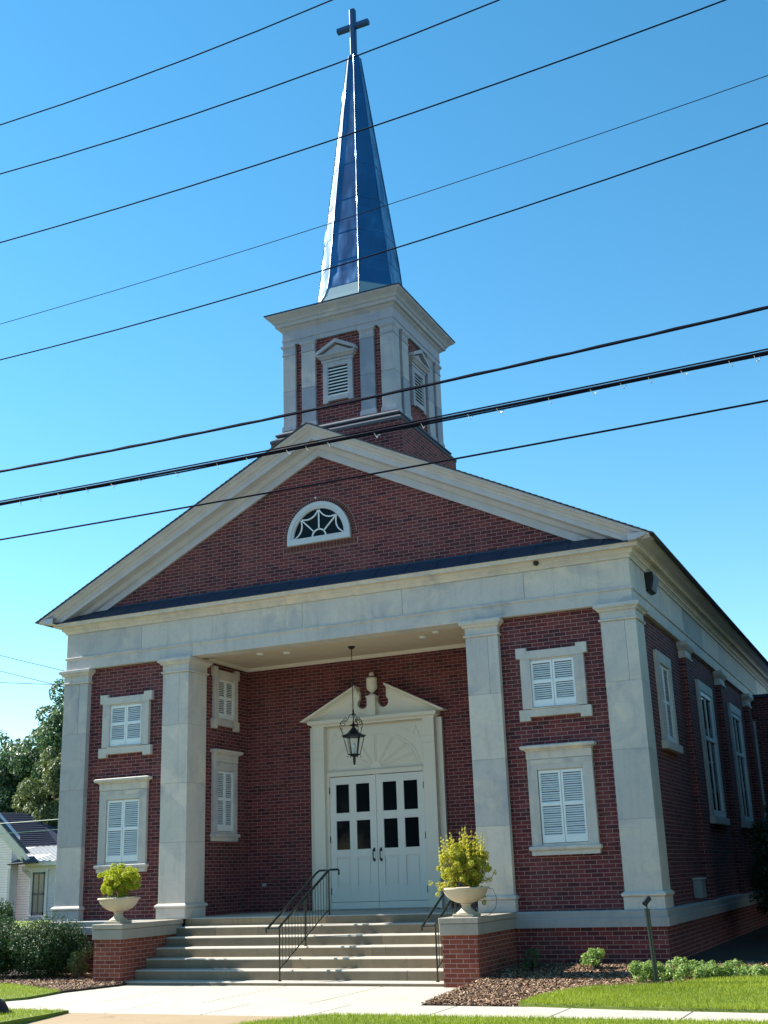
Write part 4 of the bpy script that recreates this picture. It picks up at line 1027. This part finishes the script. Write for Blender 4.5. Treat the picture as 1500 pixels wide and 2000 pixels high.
DARKG = leaf_mat('dark_hedge_leaf', (.010, .035, .012), (.06, .125, .045), .2, .6); MIDG = leaf_mat('bed_plant_leaf', (.10, .19, .04), (.30, .42, .13), .3)
TREEG = leaf_mat('tree_leaf', (.02, .06, .03), (.10, .18, .09), .3, .5); TREEY = leaf_mat('yellowing_tree_leaf', (.04, .075, .03), (.14, .18, .075), .3)
TREED = leaf_mat('dark_evergreen_leaf', (.012,.03,.012), (.04,.075,.03), .15, .35)
BARK = simple('bark', (.10, .075, .055), .9, var=.3, nscale=14, bscale=20, bstr=.6)
STEM = simple('green_stem', (.20, .19, .06), .7)

# round lime shrub
t = thing('lime_shrub', 'rounded lime-green shrub growing in the left stone urn', 'shrub', (-3.3,-1.5,1.38))
c, r = blobs(190, (0,0,.33), (.38,.38,.26), .035, .065, .2); V, tn = leaves(c, r, 20000, .016, up=.3)
leafmesh('foliage', V, 4, tn, LIME, t)
b = MB()
for k in range(14):
    a = random.uniform(0, 2*PI); b.tube([(0.02*math.cos(a),.02*math.sin(a),0),(.08*math.cos(a),.08*math.sin(a),.12),(.22*math.cos(a),.22*math.sin(a),.3)], [.008,.006,.003], 5)
for k in range(10):
    a = random.uniform(0, 2*PI); b.tube([(.2*math.cos(a),.2*math.sin(a),0),(.33*math.cos(a),.33*math.sin(a),.03)], [.004,.002], 4)
b.build('stems', STEM, t)
V, tn = leaves([(.25*math.cos(k), .25*math.sin(k), .03) for k in range(12)], [.06]*12, 500, .014); leafmesh('low_leaves', V, 4, tn*.3, TREEG, t)
# spiky flowering plant
t = thing('spiky_plant', 'tall yellow-green plant with upright spikes in the right stone urn', 'plant', (3.25,-1.5,1.38))
c, r = blobs(220, (0,0,.36), (.42,.42,.32), .04, .07, .15); V, tn = leaves(c, r, 30000, .017, up=.2); tn = np.clip(tn+.1, 0, 1)
leafmesh('foliage', V, 4, tn, YGRN, t)
b = MB(); Vs = []; Ts = []
for k in range(64):
    a = random.uniform(0, 2*PI); q = random.uniform(0, .34)**1; x, y = q*math.cos(a)*1.05, q*math.sin(a)*1.05
    h = .55+random.uniform(0, .36)*(1-q/.5); z0 = .30+random.uniform(-.1, .1)
    top = (x*1.15, y*1.15, z0+h*.75); b.tube([(x*.6, y*.6, .1), (x, y, z0), top], [.004,.004,.002], 4)
    v, tt = leaves([(x+(top[0]-x)*f, y+(top[1]-y)*f, z0+(top[2]-z0)*f) for f in (.35,.5,.65,.8,.93)], [.026,.024,.021,.017,.012], 120, .015, up=.4); Vs.append(v); Ts.append(np.clip(tt+.55, 0, 1))
for (p0, p1, p2) in (((-.1,-.1,.1),(-.38,-.2,.09),(-.48,-.24,.12)),((.1,-.05,.1),(.40,.05,.14),(.47,.06,.24)),((-.1,-.2,.1),(-.33,-.25,.02),(-.36,-.26,-.06))):
    b.tube([p0, p1, p2], [.006,.006,.004], 5); v, tt = leaves([np.array(p0)*(1-f)+np.array(p1)*f for f in (.4,.6,.8,1)]+[p2], [.04]*5, 160, .018); Vs.append(v); Ts.append(np.clip(tt+.3, 0, 1))
v, tt = leaves([(.22,.1,.0),(.24,.12,-.1),(.25,.12,-.2)], [.05,.05,.04], 260, .018); Vs.append(v); Ts.append(tt)
b.build('stems', STEM, t); leafmesh('flower_spikes', np.concatenate(Vs), 4, np.concatenate(Ts), YGRN, t)
b = MB(); b.tube([(.30,.05,.02),(.42,.08,.0),(.47,.1,-.15),(.44,.1,-.28),(.34,.1,-.375),(.32,-.2,-.385)], .004, 6); o = b.build('irrigation_tube', BLACK); o.location = (3.25,-1.5,1.38)
tag(o, 'thin black irrigation tube looping from the right urn', 'tube')

# hedge bushes left of the steps
def bush(name, label, loc, ext, n, nb, m, size, grp=None, br=(.16,.3)):
    t = thing(name, label, 'bush', loc, grp)
    c, r = blobs(nb, (0,0,ext[2]*1.0), (ext[0]*.82, ext[1]*.82, ext[2]*.82), br[0], br[1], .6); c[:, 2] = np.maximum(c[:, 2], .15)
    V, tn = leaves(c, r, n, size, up=.25); leafmesh('foliage', V, 4, tn, m, t)
    b = MB()
    for k in range(9):
        a = random.uniform(0, 2*PI); b.tube([(.08*math.cos(a),.08*math.sin(a),-.05),(.3*ext[0]*math.cos(a),.3*ext[1]*math.sin(a),ext[2]*.7),(.6*ext[0]*math.cos(a),.6*ext[1]*math.sin(a),ext[2]*1.2)], [.02,.014,.006], 6)
    b.build('stems', BARK, t); return t
bush('hedge_bush', 'large dark green bush nearest the left corner pilaster', (-5.35,-.85,.02), (.80,.6,.53), 30000, 90, DARKG, .022, 'dark bushes left of the steps')
bush('hedge_bush', 'dark green bush behind, furthest left at the edge of the grass', (-6.6,-.9,.02), (.9,.65,.52), 30000, 90, DARKG, .022, 'dark bushes left of the steps')
bush('hedge_bush', 'small low green shrub between the dark bushes and the left pier', (-4.55,-.95,.02), (.26,.26,.30), 2600, 16, leaf_mat('soft_green_leaf', (.05,.09,.03), (.22,.28,.12), .3), .02, 'dark bushes left of the steps', (.07,.13))
bush('hedge_bush', 'dark round clipped bush far left, in front of the white house', (-20.4,14,.0), (1.0,1.0,.72), 7000, 40, DARKG, .05, None, (.2,.35))
# small glossy shrub and dark perennial by the pier
bush('young_shrub', 'small glossy young shrub in the mulch below the water table', (4.99,-.73,.15), (.20,.2,.17), 900, 12, MIDG, .026, None, (.06,.1))
bush('young_shrub', 'dark thin perennial in shadow beside the right pier', (4.1,-1.0,.12), (.16,.16,.20), 500, 10, DARKG, .022, None, (.05,.09))
# ground cover (one mass)
Cc = []; Rr = []
for k in range(230):
    x = random.uniform(5.9, 9.5); y = -1.95+.33*min(1, max(0, (x-6)/1.2))*1.6+random.uniform(-.32, .35); y = max(y, -2.35+.4*min(2, x-5.9))
    if 7.62 < x < 7.72: continue
    Cc.append((x, y, H(y)+random.uniform(.03, .17)*(1+.35*math.sin(x*2.3)))); Rr.append(random.uniform(.05, .10))
V, tn = leaves(Cc, Rr, 30000, .021, up=.5); tag(leafmesh('ground_cover', V, 4, tn, MIDG), 'low bright green ground cover plants along the back of the lawn', 'ground cover', kind='stuff')
# shaded shrubs by the side wall
bush('side_shrub', 'tall dark shrub in the shade near the side wall of the church', (7.35,6.4,.15), (.95,1.6,1.4), 22000, 60, TREED, .04, 'shaded shrubs by the side wall', (.22,.4))
bush('side_shrub', 'dark shrub further back in the shade, before the brick wing', (7.5,10.6,.15), (1.3,2.0,1.9), 22000, 60, TREED, .045, 'shaded shrubs by the side wall', (.25,.45))
bush('side_shrub', 'low dark shrub behind the ground cover at the right edge', (8.9,1.6,.15), (1.2,1.0,1.0), 14000, 50, TREED, .035, 'shaded shrubs by the side wall', (.18,.3))
o = thing('utility_box', 'dim grey utility box on the shaded side wall', 'box', (5.872, 3.35, 1.25))
b = MB(); b.box(0, .16, -.2, .2, -.2, .12); b.build('box_body', simple('grey_box', (.25,.27,.28), .5), o, bevel=.01); b = MB(); b.box(-.001, .19, -.23, .23, .121, .15); b.build('lid', simple('grey_lid', (.4,.42,.42), .5), o, bevel=.008)

# unseen evergreens added to shade the side wall, then the trees beyond the house
def tree(name, label, loc, h, ext, n, nb, m, size, br, grp='trees beyond the white house'):
    t = thing(name, label, 'tree', loc, grp)
    cz_ = h-ext[2]; c, r = blobs(nb, (0,0,cz_), (ext[0]*.85, ext[1]*.85, ext[2]*.85), br[0], br[1], .35)
    V, tn = leaves(c, r, n, size, up=.15); leafmesh('crown', V, 4, tn, m, t)
    b = MB(); b.tube([(0,0,-.3),(.1,0,h*.25),(-.1,.1,h*.5),(.1,0,h*.8)], [.35,.28,.2,.06], 10)
    for k in range(14):
        i = random.randrange(nb); p = Vector(c[i]); z0 = random.uniform(.25, .6)*h; q = Vector((0,0,z0))
        b.tube([q, q.lerp(p, .5)+Vector((0,0,.4)), p], [.11,.07,.02], 6)
    b.build('trunk', BARK, t, smooth=True); return t
tree('broadleaf_tree', 'tall airy tree right behind the corner of the church, sky showing through', (-42.0,45,0), 15.6, (3.6,3.4,4.4), 26000, 80, TREEG, .14, (.5,1.0))
tree('broadleaf_tree', 'dense dark tree directly behind the white house roof', (-45.6,46,0), 11.9, (4.2,4,5.0), 30000, 90, TREEG, .16, (.7,1.3))
tree('broadleaf_tree', 'broad green tree furthest left, behind the gable of the white house', (-49.5,46,0), 12.9, (4.0,4,6.0), 28000, 90, TREEG, .16, (.7,1.3))
tree('broadleaf_tree', 'slightly yellowing lower tree beside the church corner', (-41.2,42,0), 11.2, (2.8,2.5,5), 22000, 70, TREEY, .13, (.5,.9))
tree('broadleaf_tree', 'dark tree low between the others, filling the gap above the roof', (-44.5,52,0), 9.5, (7,3,5), 20000, 80, TREEG, .18, (.8,1.4))

for k, (x, y, h, lab) in enumerate(((10.1, 3.2, 7.5, 'unseen evergreen added to shade the side wall, nearest the front'), (10.9, 8.0, 9.0, 'unseen evergreen added for shade in the middle of the side yard'), (13.0, 12.5, 10.5, 'unseen evergreen added for shade at the back of the side yard'), (15.0, 4.5, 9.0, 'unseen evergreen added for shade, outermost from the side wall'), (14.2,-.5,7.0,'unseen evergreen added for shade at the front edge of the side yard'))):
    tree('shading_evergreen', lab, (x, y, .1), h, (2.5,2.9,h/2-.15), 26000, 110, TREED, .13, (.5,.85), 'unseen evergreens added to shade the side wall')  # out of view, put here to block sky light from the wall
t0 = tree('broadleaf_tree', 'green tree added unseen across the street, behind the viewer', (-42,-48,0), 13, (5.5,4,6.2), 16000, 90, TREEG, .2, (.9,1.6), 'unseen trees added across the street')  # unseen row added so the door glass reflects something dark
for x, y in ((-31,-50),(-21,-47),(-11,-51),(-1,-48),(9,-50),(19,-47),(29,-50),(39,-48),(50,-50)):
    c_ = copy_tree(t0); c_.location = (x, y, 0); c_.rotation_euler = (0, 0, x)
# ================================================================== WHITE HOUSE
K = 1.185
def hx(x): return 10.01+(x-10.01)*K
def hz(z): return 1.636+(z-1.636)*K
SID = None
def siding_mat():
    m, nt, bs = mat('white_lap_siding'); g = N(nt, 'ShaderNodeNewGeometry'); sp_ = N(nt, 'ShaderNodeSeparateXYZ'); nt.links.new(g.outputs['Position'], sp_.inputs[0])
    fr = math_(nt, 'FRACT', math_(nt, 'DIVIDE', sp_.outputs[2], .13)); h = ramp(nt, fr, [(0, (0,0,0)), (.1, (1,1,1)), (1, (.3,.3,.3))])
    c = mixc(nt, noise(nt, 3, 4), (.50,.465,.475), (.57,.53,.54)); nt.links.new(c, bs.inputs['Base Color']); bs.inputs['Roughness'].default_value = .6
    bump(nt, bs, h, .8, .03); return m
SID = siding_mat(); HT = simple('house_trim', (.52, .50, .49), .6)
HSH, _nt, _bs = mat('house_shingle'); _at = N(_nt, 'ShaderNodeAttribute'); _at.attribute_name = 'tone'
_nt.links.new(mixc(_nt, noise(_nt, 4, 4), mixc(_nt, _at.outputs['Fac'], (.028,.034,.055), (.075,.085,.12)), (.05,.055,.08)), _bs.inputs['Base Color']); _bs.inputs['Roughness'].default_value = .95; _bs.inputs['Specular IOR Level'].default_value = .05
house = thing('house', 'white clapboard house with dark shingle roof left of the church', 'house', (0,0,0))
def Hh(b, n, m, **k): return b.build(n, m, house, **k)
yw = 32.0; xc = -35.67; ex = -29.0
gz = lambda x: 3.26+.87*(-34.42-x)
b = MB(); b.prism([(xc,-.3),(xc,gz(xc)),(-39.5,gz(-39.5)),(-43.4,gz(xc)),(-43.4,-.3)], yw+.12, yw+.7)
b.box(xc-2, ex, yw+1.0, yw+6, -.3, 2.95)
Hh(b, 'wall', SID)
b = MB(); b.box(xc-.17, xc+.02, yw+.07, yw+.2, -.3, 2.7); b.box(xc+.02, ex+.05, yw+.94, yw+1.02, 2.55, 2.78); Hh(b, 'trim', HT)
def rakebox(b, x0, x1, ya, yb, zt, th):
    s = .87; f = lambda x: zt-(x-x0)*0
    a = [(x0,ya,zt),(x1,ya,zt+s*(x0-x1)),(x1,yb,zt+s*(x0-x1)),(x0,yb,zt)]
    b.add(a+[(p[0],p[1],p[2]-th) for p in a], [(0,1,2,3),(7,6,5,4),(0,4,5,1),(1,5,6,2),(2,6,7,3),(3,7,4,0)])
b = MB(); rakebox(b, -34.30, -39.5, yw-.32, yw-.26, 3.36, .33); rakebox(b, -34.45, -39.5, yw-.26, yw+.15, 3.16, .06)
rakebox(b, -34.9, -39.5, yw+.02, yw+.14, 3.45, .45); Hh(b, 'rake_board', HT)
b = MB(); rakebox(b, -34.22, -39.5, yw-.36, yw-.1, 3.44, .07); Hh(b, 'gable_roof', SHING)
b = MB(); n_ = 18
A1 = (-48, 38, 4.05); A2 = (-37.45, 38, 3.92); R1 = (-48, 41, 6.5); R2 = (-42.0, 41, 6.16); Mx = (-40.1, 41, 5.22)
for i in range(n_):
    f0, f1 = i/n_, (i+1)/n_; g = lambda P, Q_, f: tuple(P[j]+(Q_[j]-P[j])*f for j in range(3))
    p, q, r_2, s_2 = g(A1,R1,f0), g(A2,R2,f0), g(A2,R2,f1), g(A1,R1,f1)
    up = lambda P, h: (P[0], P[1]-.04 if h > 0 else P[1], P[2]+h)
    b.add([up(p,.09),up(q,.09),r_2,s_2,p,q], [(0,1,2,3)], .1+.3*random.random()); b.add([up(p,.09),up(q,.09),p,q], [(2,3,1,0)], 1.0)
b.add([A2,(A2[0],46,A2[2]),R2], [(0,1,2)])
Hh(b, 'shingle_roof', HSH)
b = MB(); b.box(-47, -38, 38.2, 44, -.3, 3.98); Hh(b, 'main_wall', SID)
b = MB()
z0_, z1_ = 2.99, 3.98
b.add([(xc+.3,yw+.7,z0_),(ex+.2,yw+.7,z0_),(ex+.2,38.05,z1_),(xc-6,38.05,z1_),(xc+.3,yw+.7,z0_-.05),(ex+.2,yw+.7,z0_-.05)], [(0,1,2,3),(4,5,1,0)])
x = xc-3
while x < ex:
    f0 = 0 if x > xc+.4 else .4
    b.bar((x,yw+.7+(38.05-yw-.7)*f0,z0_+(z1_-z0_)*f0+.02),(x,38.05,z1_+.02),.03,.04); x += .42
Hh(b, 'metal_roof', simple('pale_metal_roof', (.50,.49,.48), .8, 0))
b = MB(); b.box(xc+.5, ex+.2, yw+.62, yw+.72, z0_-.24, z0_-.06); Hh(b, 'gutter', HT)
b = MB(); b.add([(-35.87,yw+.05,2.90),(-34.2,yw+.05,2.95),(-34.7,yw+.8,3.27),(-35.35,yw+.8,3.27),(-35.87,yw+.05,2.84),(-34.2,yw+.05,2.89),(-34.2,yw+.7,2.89),(-35.87,yw+.7,2.84)], [(0,1,2,3),(0,4,5,1),(1,5,6,2),(4,7,6,5)]); Hh(b, 'porch_roof', SHING)
wx0, wx1, wz0, wz1 = -34.86, -34.0, .30, 2.30; ywn = yw+1.0
wx0, wx1 = wx0+.0, wx1+.0
b = MB()
b.box(wx0-.16, wx0, ywn-.05, ywn+.02, wz0-.1, wz1+.12); b.box(wx1, wx1+.16, ywn-.05, ywn+.02, wz0-.1, wz1+.12); b.box(wx0-.2, wx1+.2, ywn-.07, ywn+.02, wz1+.12, wz1+.34); b.box(wx0-.2, wx1+.2, ywn-.09, ywn+.02, wz0-.2, wz0-.1)
o = Hh(b, 'window', HT)
b = MB(); b.box(wx0, wx0+.07, ywn-.04, ywn+.0, wz0-.1, wz1+.12); b.box(wx1-.12, wx1, ywn-.04, ywn+.0, wz0-.1, wz1+.12); b.box(wx0, wx1, ywn-.04, ywn, wz0-.1, wz0+.06); b.box(wx0, wx1, ywn-.04, ywn, (wz0+wz1)/2-.05, (wz0+wz1)/2+.05); b.box(wx0, wx1, ywn-.04, ywn, wz1+.02, wz1+.12)
b.box((wx0+wx1)/2-.05, (wx0+wx1)/2, ywn-.03, ywn, wz0, wz1); b.build('sash', simple('dark_sash', (.08,.075,.08), .5), o)
b = MB(); b.box(wx0+.02, wx1-.02, ywn-.012, ywn-.004, wz0, wz1); b.build('glass', simple('dim_curtained_glass', (.20,.19,.17), .12), o)
